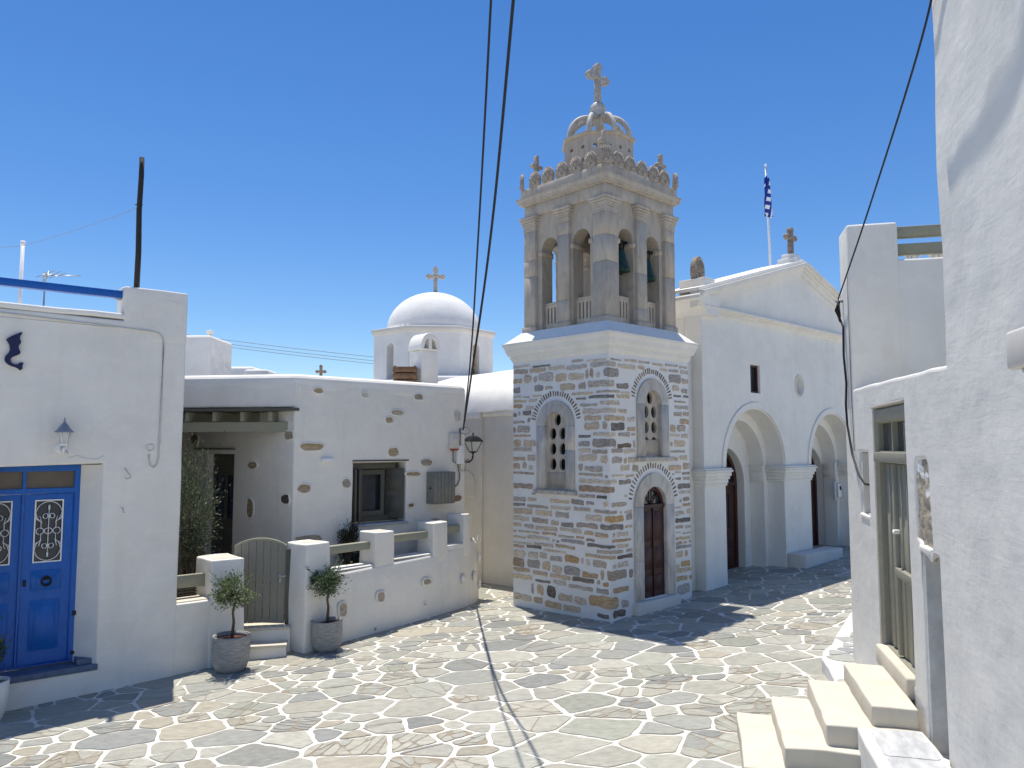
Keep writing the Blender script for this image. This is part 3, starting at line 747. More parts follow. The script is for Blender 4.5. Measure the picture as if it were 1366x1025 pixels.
for x0, x1 in ((3.5, 3.86), (5.94, 6.3), (7.15, 7.51), (9.59, 9.9)): 
    mb = MB()
    for g, za, zb in ((.012, 2.05, 2.08), (.02, 2.08, 2.3), (.045, 2.3, 2.36), (.06, 2.36, 2.41)): mb.box(x0-g, x1+g, D0+.4, D0+.735, za, zb-.001, .006, 0, (1, 1, 1), 1)
    mb.build('impost', M['church'], church)
# cornices: level and raking, profile stepped outwards
steps = ((.04, 0, .05), (.07, .05, .085), (.11, .085, .11), (.14, .11, .155))
mb = MB()
for pr, za, zb in steps: mb.box(S0-pr*.2, S1+.1, D0-pr, D0+.05, 5.44+za, 5.44+zb-.002, .004, 0, (1, 1, 1), 1)
mb.build('level_cornice', M['cornice'], church)
mb = MB(); sl_ = (6.80-5.60)/(CX-S0); nl = math.hypot(1, sl_)
for pr, za, zb in ((.06, -.02, .09), (.10, .09, .15), (.16, .15, .20), (.21, .20, .27)):
    q = lambda x, o: 5.56+sl_*(x-(S0-.2))+o*nl
    for sgn in (1, -1):
        f = (lambda x: x) if sgn == 1 else (lambda x: 2*CX-x)
        pts = [(f(S0-.2), q(S0-.2, za)), (f(CX), q(CX, za)), (f(CX), q(CX, zb)-.002), (f(S0-.2), q(S0-.2, zb)-.002)]
        mb.prism(pts, D0-pr, D0+.12)
mb.build('raking_cornice', M['cornice'], church)
mb = MB()
q = lambda x, o: 5.56+sl_*(x-(S0-.2))+o*nl
for sgn in (1, -1):
    f = (lambda x: x) if sgn == 1 else (lambda x: 2*CX-x)
    mb.prism([(f(S0-.22), q(S0-.22, .275)), (f(CX), q(CX, .275)), (f(CX), q(CX, .34)), (f(S0-.22), q(S0-.22, .34))], D0-.1, D0+.95)
mb.build('roof', M['white_clean'], church)
# kneeler and pedestal with the palmette
mb = MB()
kn = [(0, 5.40), (.015, 5.44), (.05, 5.50), (.10, 5.56), (.17, 5.63), (.23, 5.69), (.25, 5.70), (.25, 5.76), (.22, 5.80)]
vv = []
for g, z_ in kn: vv += [(S0-g, D0-.13, z_), (S0+.45, D0-.13, z_), (S0+.45, D0+.62+g, z_), (S0-g, D0+.62+g, z_)]
ff = [tuple(range(4)), tuple(range(len(vv)-4, len(vv)))]
for i in range(len(kn)-1):
    for j in range(4): ff.append((i*4+j, i*4+(j+1) % 4, (i+1)*4+(j+1) % 4, (i+1)*4+j))
mb.add(vv, ff)
mb.box(S0+.14, S0+.52, D0-.0, D0+.60, 5.78, 6.18, .012)
mb.build('corner_pedestal', M['church'], church)
mb = MB(); mb.box(S0-.75, S0-.01, 2.9, 4.2, 4.3, 4.98, .02); mb.box(S0-.45, S0-.01, 3.0, 4.0, 4.97, 5.3, .02); mb.build('side_buttress', M['church'], church)
a = palmette(.36, .48, .12, (.34, .285, .23)); pa = a.build('acroterion', M['carved'], church, 'carved stone palmette on the white corner pedestal'); pa.location = (S0+.33, D0+.28, 6.18)
mb = MB(); mb.box(CX-.24, CX+.24, D0-.02, D0+.42, 6.95, 7.22, .015); mb.box(CX-.16, CX+.16, D0+.06, D0+.36, 7.21, 7.34, .02); cp = mb.build('cross_pedestal', M['church'], church)
c = small_cross(.66, .44, .11, (.27, .225, .185)).build('cross', M['carved'], church); c.location = (CX, D0+.2, 7.32)
# small window and blind oval
mb = MB(); mb.slab(rect(4.74, 5.18, 3.95, 4.58), [rect(4.80, 5.12, 4.01, 4.52)], D0+.06, D0+.16, .006); w = mb.build('window', M['maroon'], church)
mb = MB(); mb.slab(rect(4.79, 5.13, 4.0, 4.53), [], D0+.12, D0+.13); mb.build('pane', M['pane'], w)
mb = MB(); ring(mb, 0, 1, 1.22, 0, 0, 2*math.pi-.001, 0, .05, lambda q: (6.92+q[0]*.18, D0-.018+q[1], 4.22+q[2]*.215), (1, 1, 1), 30)
mb.slab([(6.92+.2*math.cos(2*math.pi*i/24), 4.22+.23*math.sin(2*math.pi*i/24)) for i in range(24)], [], D0+.12, D0+.2); mb.build('oval_niche', M['cream'], church)
# doors
for c in DC:
    yb = D0+.93; mb = MB(); zb = .12+.05*0
    mb.slab(arch(c, .82, 2.02, 0.0), [arch(c, .68, 2.06, 2.06, 18), rect(c-.72, c-.02, .2, 1.97), rect(c+.02, c+.72, .2, 1.97)], yb, yb+.1, .006)
    for s_ in (-1, 1):
        xa, xb = sorted((c+s_*.025, c+s_*.715)); xm = (xa+xb)/2
        mb.slab(rect(xa, xb, .205, 1.965), [rect(xm-.13, xm+.13, 1.05, 1.8)], yb+.03, yb+.075, .004)
        for za, zc_ in ((.3, .62), (.7, .95)): mb.box(xa+.1, xb-.1, yb+.012, yb+.032, za, zc_, .01, 0, (1, 1, 1), 1)
    dr = mb.build('door', M['maroon'], church)
    mb = MB(); mb.slab(arch(c, .7, 2.04, 2.04, 18), [], yb+.06, yb+.07)
    for s_ in (-1, 1): mb.slab(rect(c+s_*.37-.135, c+s_*.37+.135, 1.04, 1.81), [], yb+.05, yb+.06)
    mb.build('pane', M['pane'], dr)
    mb = MB()
    for a in (35, 62, 90, 118, 145): mb.tube([(c+.12*math.cos(R(a)), yb+.045, 2.06+.12*math.sin(R(a))), (c+.69*math.cos(R(a)), yb+.045, 2.06+.69*math.sin(R(a)))], .02, 5)
    mb.build('glazing_bar', M['maroon'], dr)
    mb = MB(); mb.lathe([(.001, -.02), (.02, -.015), (.028, 0), (.02, .015), (.001, .02)], 10, (c+.08, yb-.0, 1.12)); mb.tube([(c+.08, yb-.03, 1.12), (c+.08, yb+.03, 1.12)], .012, 6); mb.build('handle', M['metal'], dr)
mb = MB()
for c in ARC: mb.box(c-1.19, c+1.19, D0+.05, D0+1.1, -.1, .135+.05*(c-4.9)*.9, .01)
mb.build('porch_floor', M['ground'], church)
mb = MB(); mb.box(6.13, 7.95, -.33, D0-.002, -.2, .52, .03); mb.build('stone_seat', M['white_grey'], church); mb = MB(); mb.box(9.5, 10.8, -.3, D0-.002, -.2, .62, .03); mb.build('stone_seat', M['white_grey'], church)
mb = MB(); mb.box(0, .2, -.05, 0, 0, .34, .015); mb.box(.06, .14, -.062, -.048, .18, .28, .004, 1)
i_ = mb.build('intercom', [M['whitemetal'], M['iron']]); i_.location = CH.w(9.52, D0+.37, 1.56); i_.rotation_euler = (0, 0, R(CH.ang+0)); tag(i_, 'small white intercom box on the wall beside the far church door', 'intercom')
mb = MB(); mb.box(0, .1, -.06, 0, 0, .46, .01); mb.tube([(.05, -.03, .45), (.05, -.03, .95), (.3, -.03, .97)], .016, 6)
i_ = mb.build('meter_box', M['greyplastic']); i_.location = CH.w(9.36, D0+.4, 1.5); i_.rotation_euler = (0, 0, R(CH.ang)); tag(i_, 'slim grey box with a conduit on the pier beside the white intercom', 'meter box')

# flag on the church roof
fx, fy = (1035-683)/1026*21.5, 21.5
t = thing('flagpole', 'thin white flagpole with a limp blue and white striped flag behind the pediment', 'flagpole', (fx, fy, 4.6), 0)
mb = MB(); mb.tube([(0, 0, 0), (-.05, 0, 4.0), (-.10, 0, 6.25)], [.045, .035, .025], 8); mb.lathe([(.001, 0), (.04, .03), (.03, .07), (.001, .1)], 10, (-.10, 0, 6.23)); mb.build('pole', M['whitemetal'], t)
mb = MB(); nx, nz = 14, 40; vs = []; fs = []
for j in range(nz+1):
    for i in range(nx+1):
        q = i/nx; zz = 5.98-1.12*(j/nz)-q*.2*(1-abs(2*q-1)*.3); spread = .06+.13*(j/nz)**.8
        vs.append((-.12+spread*math.sin(q*9.5+j*.06)*(.35+.65*q)+.06*(j/nz), -.04+.13*math.cos(q*9.5+.7)*q-.06*q, zz))
N_ = nx+1
for j in range(nz):
    for i in range(nx): mi = 0 if ((i*9//nx+ (j//14 if j < 14 else 0)) % 2 == 0) or (j < 22 and i < 8 and not (7 <= j <= 9)) or (i > 9 and (j//4) % 2 == 0) else 1; mb.add([vs[j*N_+i], vs[j*N_+i+1], vs[(j+1)*N_+i+1], vs[(j+1)*N_+i]], [(0, 1, 2, 3)], mi, (1, 1, 1), True)
mb.build('flag', [M['flagblue'], M['flagwhite']], t, merge=True)

# ------------------------------------------------------------------ domed chapel behind
DX, DY = -2.2, 21.5
chap = thing('domed_chapel', 'white chapel with a smooth dome on an eight-sided drum and a vaulted nave', 'chapel', (DX, DY, 0), 0)
AP = 1.615; sd8 = 2*AP*math.tan(math.pi/8); mb = MB(); fo = math.atan2(-DX, DY)   # front face towards the plaza
for k in range(8):
    m = Matrix.Rotation(k*math.pi/4+fo, 4, 'Z'); hs = []
    if k in (1, 7): hs = [arch(-.02, .13, 5.45, 4.62, 12)]
    mb.slab(rect(-sd8/2, sd8/2, 3.9, 5.86), hs, -AP, -AP+.25, .012, map_=lambda q, m=m: tuple(m @ Vector(q)))
mb.lathe([((AP-.33)/math.cos(math.pi/8), 4.2), ((AP-.33)/math.cos(math.pi/8), 5.8)], 8, (0, 0, 0), 0, (1, 1, 1), False, math.pi/8+fo)
mb.build('drum', M['dome'], chap)
mb = MB(); k8 = 1/math.cos(math.pi/8)
mb.lathe([(AP*k8, 5.84), ((AP+.05)*k8, 5.86), ((AP+.07)*k8, 5.90), ((AP+.07)*k8, 5.97), ((AP+.03)*k8, 5.985), (1.2, 6.02)], 8, (0, 0, 0), 0, (.9, .88, .85), False, fo+math.pi/8); mb.build('drum_cornice', M['white_grey'], chap)
mb = MB(); mb.lathe([(1.36, 6.0), (1.34, 6.03)]+[(1.32*math.cos(a), 6.04+1.12*math.sin(a)) for a in [math.pi/2*i/18 for i in range(18)]]+[(.001, 7.16)], 48, (0, 0, 0)); mb.build('dome', M['dome'], chap)
c = small_cross(.78, .5, .11, (.56, .50, .43)); c = c.build('cross', M['carved'], chap); c.location = (.03, 0, 7.12); c.rotation_euler = (0, 0, R(8))
mb = MB(); m = Matrix.Rotation(math.pi/4+fo, 4, 'Z')
mb.slab(arch(-.02, .14, 5.45, 4.6, 12), [[(-.02+.055*math.cos(2*math.pi*j/12), zc+.07*math.sin(2*math.pi*j/12)) for j in range(12)] for zc in (4.85, 5.05, 5.25)], -AP+.1, -AP+.14, 0, 0, (.95, .8, .62), map_=lambda q: tuple(m @ Vector(q)))
mb.build('grille', M['oldmarble'], chap)
CP = Fr(.05-DX, 16.3-DY, -47)                        # nave, in the chapel's own coordinates
mp = lambda q: tuple(CP.w(*q))
mb = MB()
mb.slab(wob(rect(-3.7, 2.3, -.4, 3.62), .015, .4, 3), [], 0, .3, .01, map_=mp)
mb.slab(wob([(-3.7, 3.0), (-1.02, 3.0), (-1.0, 3.49), (-3.7, 3.49)], .02, .3, 8), [], -.06, .02, .012, map_=mp)
mb.slab(rect(-3.2, -1.0, -.4, 3.4), [], -.045, .02, .01, map_=mp)
mb.slab(arch(-1.55, .34, 1.98, 1.72, 14), [], -.075, .0, .02, map_=mp)
mb.build('nave_wall', M['cream'], chap)
vs = []; fs = []; ns, na = 24, 20
for i in range(ns+1):
    for j in range(na+1):
        s_ = -3.8+6.3*i/ns; th = math.pi*j/na; t_ = 2.25-2.35*math.cos(th); zz = 3.60+1.12*math.sin(th)**.85
        ed = 0.05*mnoise(Vector((s_*1.3, th*2, 1.7))); vs.append(mp((s_, t_, zz+ed)))
for i in range(ns):
    for j in range(na): fs.append((i*(na+1)+j, i*(na+1)+j+1, (i+1)*(na+1)+j+1, (i+1)*(na+1)+j))
fs += [tuple(range(na+1)), tuple(ns*(na+1)+j for j in range(na+1))]
mb = MB(); mb.add(vs, fs, 0, (1, 1, 1), True)
mb.slab(wob(rect(-1.0, 2.3, 3.50, 3.70), .02, .3, 5), [], -.05, .12, .03, map_=mp); mb.slab(wob(rect(-3.7, -1.02, 3.45, 3.6), .02, .3, 6), [], -.10, .12, .03, map_=mp)
mb.build('vault', M['white_clean'], chap)
mb = MB(); mb.box(-2.1, 1.9, -1.7, 1.9, -.4, 4.45, .05); mb.box(-.2, 1.5, -2.2, -1.71, 3.0, 4.62, .06); mb.box(-1.2, 0.35, -2.05, -1.72, 3.2, 4.52, .06); mb.build('base_block', M['dome'], chap)

# ------------------------------------------------------------------ low house in the middle
mid = thing('low_house', 'low white house with exposed stones, an open shuttered window and a shaded porch', 'house', MH.o, MH.ang)
mid.location = MH.o
HT = 3.90
def patch(mb, mapf, s, z, w, h, seed, col=None, lip=0.035, ol=0.0):
    r_ = random.Random(seed); n = 26; pts = []; lp = []
    for i in range(n):
        a = 2*math.pi*i/n; k = 1+.22*mnoise(Vector((math.cos(a)*1.6, math.sin(a)*1.6, seed*3.7)))+.08*mnoise(Vector((math.cos(a)*5, math.sin(a)*5, seed*1.7))); e = .8
        x = math.copysign(abs(math.cos(a))**e, math.cos(a))*w/2*k; zz = math.copysign(abs(math.sin(a))**e, math.sin(a))*h/2*k
        pts.append((s+x, z+zz)); lp.append((s+x*(1+2*lip/w), z+zz*(1+2*lip/h)))
    n_ = len(pts); c = col or r_.choice([(.36, .23, .13), (.42, .31, .2), (.40, .35, .27), (.28, .18, .11)])
    v = [mapf((x, -.012+r_.uniform(-.004, .004), zz)) for x, zz in pts]+[mapf((s, -.018, z))]
    mb.add(v, [(i, (i+1) % n_, n_) for i in range(n_)], 1, c)
    prof = []                                    # plaster lip round the stone
    for t, y in ((0, -.006), (.25, -.022), (.6, -.02), (1.0, .004)): prof.append([mapf((p[0]+(q[0]-p[0])*t, y, p[1]+(q[1]-p[1])*t)) for p, q in zip(pts, lp)])
    v = [p for ringp in prof for p in ringp]; f = []
    for k in range(3):
        for i in range(n_): f.append((k*n_+i, k*n_+(i+1) % n_, (k+1)*n_+(i+1) % n_, (k+1)*n_+i))
    mb.add(v, f, 0, (1, 1, 1), True)
idm = lambda q: q
mb = MB()
mb.slab(wob(rect(0, 3.66, -.5, HT), .012, .3, 2), [wob(rect(1.14, 2.26, 1.46, 2.56), .012, .25, 4)], 0, .4, .03)
for i, (s, z, w, h) in enumerate(((.32, 2.84, .42, .12), (.20, 2.14, .22, .12), (1.0, 2.2, .16, .13), (1.96, 2.74, .23, .14), (2.72, 2.54, .26, .12), (2.42, 2.33, .30, .07), (2.37, 1.75, .11, .06), (1.87, 3.33, .15, .10), (3.46, 1.83, .20, .11), (.43, 3.80, .17, .08), (2.52, 3.78, .2, .10), (1.35, 3.77, .12, .08), (2.92, 1.42, .2, .1), (.30, 1.30, .5, .10))):
    col = (.66, .62, .55) if i in (11,) else (.46, .36, .22) if i in (0, 3, 7, 9) else None
    patch(mb, idm, s, z, w, h, i+3, col)
patch(mb, idm, 3.45, 3.44, .16, .22, 40, (.62, .60, .56)); patch(mb, idm, 2.05, 3.47, .24, .08, 41, (.5, .42, .3))
mb.slab(rect(.3, 5.2, -.5, HT), [], 0, .3, .03, map_=lambda q: (3.66-.02-q[1]-.0, q[0]+.08, q[2]))                # right side wall
# porch wall turning back from the corner
Qf = Fr(0, 0, 96.0); qm = lambda q: tuple(Qf.w(q[0], -q[1], q[2]))
mb.slab(wob(rect(-.02, 5.2, -.5, 3.6), .01, .4, 9), [wob(rect(1.98, 2.98, -.1, 2.70), .01, .3, 5)], .0, .3, .03, map_=qm)
for i, (s, z, w, h, c) in enumerate(((.14, 3.03, .26, .14, (.40, .33, .23)), (1.30, 2.51, .3, .12, (.34, .28, .2)), (1.34, 1.75, .22, .32, (.33, .25, .15)), (.20, 1.96, .26, .14, (.10, .08, .06)), (3.55, 2.97, .3, .24, (.26, .2, .13)))): patch(mb, qm, s, z, w, h, 60+i, c)
# front beam of the porch roof
Pf = Fr(0, 0, 129.0); pm_ = lambda q: tuple(Pf.w(q[0], -q[1], q[2]))
mb.slab(wob(rect(-.03, 4.6, 3.50, HT), .012, .3, 12), [], 0, .35, .03, map_=pm_)
mb.box(-3.2, -3.0, 3.0, 5.3, -.5, 3.7); mb.box(-3.2, -.6, 5.1, 5.3, -.5, 3.7)
mb.build('wall', [M['white'], M['rubble']], mid)
def hplate(mb, poly, z0, z1, bev, mi=0):
    mb.slab(poly, [], z0, z1, bev, mi, map_=lambda q: (q[0], q[2], q[1]), seg=3)
mb = MB(); pA = Pf.w(4.6, 0, 0); pB_ = Qf.w(5.2, 0, 0)
hplate(mb, wob([(.0, -.0), (3.655, -.0), (3.66, 5.3), (-3.2, 5.3), (pA.x, pA.y)], .02, .35, 15), 3.72, 4.07, .115)
roof = mb.build('roof', M['white_clean'], mid)
# chimney on the roof
cl = MH.loc(((565-683)/1026*16.3, 16.3, 0)); mb = MB()
cx, cy = cl[0], cl[1]
mb.box(cx-.22, cx+.22, cy-.22, cy+.22, 3.9, 4.86, .03)
for s_ in (-1, 1): mb.box(cx-.22, cx+.22, *sorted((cy+s_*.22, cy+s_*.15)), 4.86, 4.90, .01)
mb.slab([(cx-.25, 4.865)]+[(cx-.25*math.cos(math.pi*i/14), 4.90+.34*math.sin(math.pi*i/14)) for i in range(15)]+[(cx+.25, 4.865)], [[(cx-.17, 4.90), (cx-.04, 4.90), (cx-.04, 5.12), (cx-.12, 5.07)], [(cx+.04, 4.90), (cx+.17, 4.90), (cx+.12, 5.07), (cx+.04, 5.12)]], cy-.24, cy+.24, .012)
ch_ = mb.build('chimney', M['white_clean'], roof); 
cr = MH.w(*MH.loc(((540-683)/1026*15.9, 15.9, 0))[:2], 4.06)
mb = MB()
for zz in (.03, .17, .31): mb.box(-.24, .24, -.17, -.15, zz, zz+.11, .004, 0, (1, 1, 1), 1); mb.box(-.24, .24, .15, .17, zz, zz+.11, .004, 0, (1, 1, 1), 1); mb.box(-.245, -.225, -.148, .148, zz, zz+.11, .004, 0, (1, 1, 1), 1); mb.box(.225, .245, -.148, .148, zz, zz+.11, .004, 0, (1, 1, 1), 1)
for x in (-.2, .2):
    for y in (-.13, .13): mb.box(x-.022, x+.022, y-.018, y+.018, 0, .44)
mb.box(-.24, .24, -.15, .15, .0, .02)
o = mb.build('wooden_crate', M['crate']); o.location = cr; o.rotation_euler = (0, 0, R(4)); tag(o, 'orange wooden crate on the flat roof beside the chimney', 'crate')
# window with shutters
mb = MB(); mb.slab(rect(1.16, 2.24, 1.48, 2.54), [rect(1.36, 2.02, 1.58, 2.42)], .24, .32, .008); mb.box(1.12, 2.10, .12, .26, 2.44, 2.54, .008)
w = mb.build('window', M['sagedark'], mid)
mb = MB(); mb.slab(rect(1.30, 2.1, 1.5, 2.5), [], .30, .31); mb.build('pane', M['pane'], w)
mb = MB(); mb.slab(rect(1.36, 1.92, 1.58, 2.42), [rect(1.45, 1.84, 1.68, 2.33)], .20, .238, .006); mb.build('sash', M['sagedark'], w)
for nm, x, a in (('shutter', 1.19, 84), ('shutter', 1.27, 80), ('shutter', 2.20, 128)):
    mb = MB(); mb.box(0, .36, -.016, .016, 1.52, 2.44, .006)
    for zz in (1.62, 2.02): mb.box(.06, .30, -.022, .022, zz, zz+.32, .01, 0, (1, 1, 1), 1)
    mb.box(.30, .335, -.028, .028, 1.78, 1.84, .003, 0, (1, 1, 1), 1); mb.box(.30, .335, -.028, .028, 2.22, 2.28, .003, 0, (1, 1, 1), 1)
    o = mb.build(nm, M['sagedark'], w); o.location = (x, -.02 if x < 2 else .02, 0); o.rotation_euler = (0, 0, R(a)); 
    if x > 2: o.location = (2.21, .02, 0)
mb = MB(); mb.box(1.10, 2.30, -.04, .26, 1.425, 1.465, .01); mb.build('sill', M['greyplastic'], w)
mb = MB(); mb.box(1.12, 2.31, -.02, .02, 2.575, 2.60, .006); mb.build('lintel', M['sagedark'], w)
# porch door, pergola boards
mb = MB(); mb.slab(rect(1.98, 2.98, .1, 2.70), [rect(2.05, 2.44, 1.5, 2.3), rect(2.52, 2.9, 1.5, 2.3)], .12, .17, .005, map_=qm); mb.slab(rect(2.1, 2.42, .3, 1.3), [], .10, .125, .01, map_=qm); mb.slab(rect(2.55, 2.87, .3, 1.3), [], .10, .125, .01, map_=qm)
dr = mb.build('porch_door', M['sagedark'], mid)
mb = MB(); mb.slab(rect(2.0, 2.95, 1.45, 2.35), [], .15, .16, map_=qm); mb.build('pane', simple('blue_dark_glass', (.012, .02, .05), .15, 0, .2, 6, 0), dr)
mb = MB(); mb.slab(rect(1.94, 3.5, 2.78, 2.815), [], -.04, .02, .004, map_=qm); mb.build('lintel', M['cabinet'], mid)
mb = MB(); mb.slab(rect(.16, 3.4, 3.09, 3.26), [], .10, .22, .008, map_=pm_); mb.build('porch_beam', M['rail'], mid)
for u in (.03, .45, .96, 1.47, 1.98, 2.5):
    mb = MB(); mb.slab(rect(u-.03, u+.04, 3.27, 3.43), [], .04, 2.2, .004, map_=pm_); mb.build('rafter', M['rail'], mid)
mb = MB(); mb.slab(rect(-.06, 3.3, 3.44, 3.49), [], -.05, 3.0, .003, map_=pm_); mb.build('porch_ceiling', M['sagedark'], mid)
# porch floor
pf = MB(); o1 = MH.o; hplate(pf, [(0, -.8), (0, .02), (Qf.w(4.5, 0, 0).x, Qf.w(4.5, 0, 0).y), (-4.6, 2.5), (-1.6, -.3)], -.5, .08, .01)
pf.build('porch_floor', simple('dark_porch_floor', (.13, .12, .11), .7, 0, .3, 3, .3), mid)
mb = MB(); mb.box(.5, .72, -.06, 0, 2.57, 2.65, .012); o = mb.build('wall_vent', M['whitemetal']); o.location = MH.o; o.rotation_euler = (0, 0, R(MH.ang)); tag(o, 'small white vent cover on the low house wall above the window level', 'vent')
# cabinet, boxes and conduit at the right end
t = MH.thing('meter_cabinet', 'grey planked meter cabinet on the low house wall right of the window', 'cabinet', 2.72, 0, 1.76)
mb = MB(); mb.box(0, .50, -.24, 0, 0, .60, .006); mb.build('cabinet_body', M['cabinet'], t)
mb = MB()
for i in range(6): mb.box(.004+i*.0825, .082+i*.0825, -.262, -.241, .012, .588, .004, 0, (1, 1, 1), 1)
mb.build('cabinet_door', M['cabinet'], t)
mb = MB(); mb.lathe([(.012, -.02), (.012, .02)], 8, (-.008, -.14, .3)); mb.build('lock', M['iron'], t)
mb = MB(); mb.box(3.22, 3.44, -.10, 0, 2.80, 3.10, .01); mb.box(3.26, 3.42, -.105, -.02, 2.765, 2.80, .008, 1); mb.box(3.27, 3.40, -.112, -.101, 2.9, 3.02, .004, 0)
o = mb.build('alarm_box', [M['beigebox'], M['red']]); o.location = MH.o; o.rotation_euler = (0, 0, R(MH.ang)); tag(o, 'beige siren box with a red underside at the right end of the low house', 'alarm box')
mb = MB(); mb.box(3.40, 3.57, -.09, 0, 2.50, 2.86, .012); o = mb.build('junction_box', M['whitemetal']); o.location = MH.o; o.rotation_euler = (0, 0, R(MH.ang)); tag(o, 'narrow white junction box just below the beige siren box', 'junction box')
mb = MB()
mb.tube([(3.34, -.03, 2.77), (3.34, -.03, 2.55), (3.40, -.03, 2.52)], .013, 6); mb.tube([(3.46, -.03, 2.5), (3.47, -.03, 2.40), (3.50, -.03, 2.32), (3.50, -.03, 2.2), (3.45, -.03, 2.1), (3.36, -.03, 2.04), (3.2, -.05, 2.03)], .014, 6)
mb.tube([(3.52, -.03, 2.5), (3.50, -.03, 2.42), (3.55, -.03, 2.36), (3.62, -.03, 2.36), (3.64, -.03, 2.45), (3.66, -.03, 2.62)], .007, 5); mb.tube([(3.5, -.03, 2.86), (3.5, -.04, 3.2)], .02, 6)
mb.tube([(3.50, -.05, 3.18), (3.56, -.12, 3.22), (3.66, -.12, 3.20), (3.68, -.1, 3.12), (3.6, -.06, 3.08), (3.5, -.04, 3.12)], .009, 5)
o = mb.build('cable_conduit', M['greycable']); o.location = MH.o; o.rotation_euler = (0, 0, R(MH.ang)); tag(o, 'thin grey conduit looping from the junction box to the meter cabinet', 'conduit')
# black wall lantern
t = MH.thing('wall_lantern', 'black iron street lantern on a scrolled bracket at the corner of the low house', 'lantern', 3.68, .12, 2.53)
t.scale = (.92, .82, .82)
mb = MB(); mb.lathe([(.001, -.02), (.06, -.02), (.07, 0), (.06, .02), (.001, .02)], 12, (0.0, 0, .05)); mb.tube([(.0, 0, .05), (.1, 0, .0), (.2, 0, .0), (.27, 0, .05), (.30, 0, .14), (.30, 0, .22)], [.022, .022, .02, .02, .022, .028], 8)
mb.tube([(.02+.05*math.cos(a)*(1-a/12), 0, .05+.06*math.sin(a)*(1-a/12)) for a in [i*.5 for i in range(16)]], .011, 5)
mb.tube([(.1, 0, 0), (.13, 0, .06), (.18, 0, .07), (.2, 0, .04), (.17, 0, .02)], .010, 5); mb.build('bracket', M['iron'], t)
mb = MB(); mb.lathe([(.05, .22), (.09, .24), (.09, .255), (.04, .26)], 12, (.3, 0, 0)); q = math.sqrt(2)
for a in range(4):
    b1 = R(45+90*a); mb.tube([(.3+.085*q*math.cos(b1)*.75, .085*q*math.sin(b1)*.75, .25), (.3+.145*q*math.cos(b1), .145*q*math.sin(b1), .50)], .009, 5)
mb.lathe([(.165*q, .50), (.17*q, .515), (.11*q, .60), (.07*q, .635), (.02, .65)], 4, (.3, 0, 0), 0, (1, 1, 1), False, math.pi/4); mb.lathe([(.02, .64), (.022, .66), (.012, .68), (.024, .70), (.001, .73)], 10, (.3, 0, 0)); mb.build('lantern_frame', M['iron'], t)
mb = MB(); mb.lathe([(.062*q, .26), (.14*q, .498)], 4, (.3, 0, 0), 0, (1, 1, 1), False, math.pi/4); mb.build('lantern_glass', M['frost'], t)
# ------------------------------------------------------------------ garden wall right of the gate
fence = thing('garden_wall', 'low white garden wall with four pillars and timber rails curving round the low house', 'garden wall', GF.o, GF.ang)
path = [(-.47, 0), (0, 0), (.6, .0), (1.3, .0), (2.0, .0), (2.6, .01), (3.0, .03), (3.35, .09), (3.65, .22), (3.85, .42), (3.97, .70), (4.02, 1.05), (4.0, 1.5)]
def sm(pts, it=2):
    for _ in range(it):
        q = [pts[0]]
        for a, b in zip(pts[:-1], pts[1:]): q += [(a[0]*.75+b[0]*.25, a[1]*.75+b[1]*.25), (a[0]*.25+b[0]*.75, a[1]*.25+b[1]*.75)]
        pts = q+[pts[-1]]
    return pts
path = sm(path, 2); vs = []; fs = []; n = len(path); TH = .40; PR = None
acc = 0
for i, p in enumerate(path):
    a = Vector(path[max(i-1, 0)]); b = Vector(path[min(i+1, n-1)]); tv = (b-a).normalized(); nr = Vector((-tv.y, tv.x))
    s_ = p[0]; th = .86+.03*s_ if s_ < 2.4 else .93+(s_-2.4)*.16
    if p[1] > .15: th = 1.03-.10*(p[1]-.15)
    w1 = .012*mnoise(Vector((i*.21, 0, 2)))
    prof = [(-.03, -.5), (-.025+w1, .0), (0+w1, .4), (0+w1, th-.05), (.012+w1, th-.018), (.04, th), (TH-.04, th), (TH-.01, th-.02), (TH, th-.05), (TH, -.5)]
    for q, z_ in prof: vs.append((p[0]+nr.x*q, p[1]+nr.y*q, z_))
m_ = 10
for i in range(n-1):
    for j in range(m_-1): fs.append((i*m_+j, (i+1)*m_+j, (i+1)*m_+j+1, i*m_+j+1))
fs += [tuple(range(m_)), tuple((n-1)*m_+j for j in range(m_))]
mb = MB(); mb.add(vs, fs, 0, (1, 1, 1), True)
for i, (s, z, w, h) in enumerate(((.22, .30, .16, .18), (1.0, .38, .14, .15), (.88, -.12, .05, .05), (2.05, .48, .17, .08), (2.0, .1, .03, .03))):
    patch(mb, lambda q: (q[0], q[1]-.02, q[2]), s, z, w, h, 90+i, (.46, .38, .3))
for s, t_, z, dx in ((3.02, .02, .40, .3), (3.4, .09, .40, .5), (3.68, .22, .72, .8), (3.72, .26, .18, .8), (3.85, .40, 1.0, 1)):
    mb.lathe([(.10, 0), (.085, .03), (.04, .045), (.001, .05)], 14, (0, 0, 0), 0, (1, 1, 1))
    k = len(mb.v)-4*14; a_ = math.atan2(dx, 1)
    for i in range(k, len(mb.v)):
        x, y, zz = mb.v[i]; yy = -zz; px_, py_ = x*.8, yy; mb.v[i] = (s+px_*math.cos(a_)-py_*math.sin(a_), t_+px_*math.sin(a_)+py_*math.cos(a_)+.0, z+y*.95)
mb.build('wall', [M['white'], M['rubble']], fence)
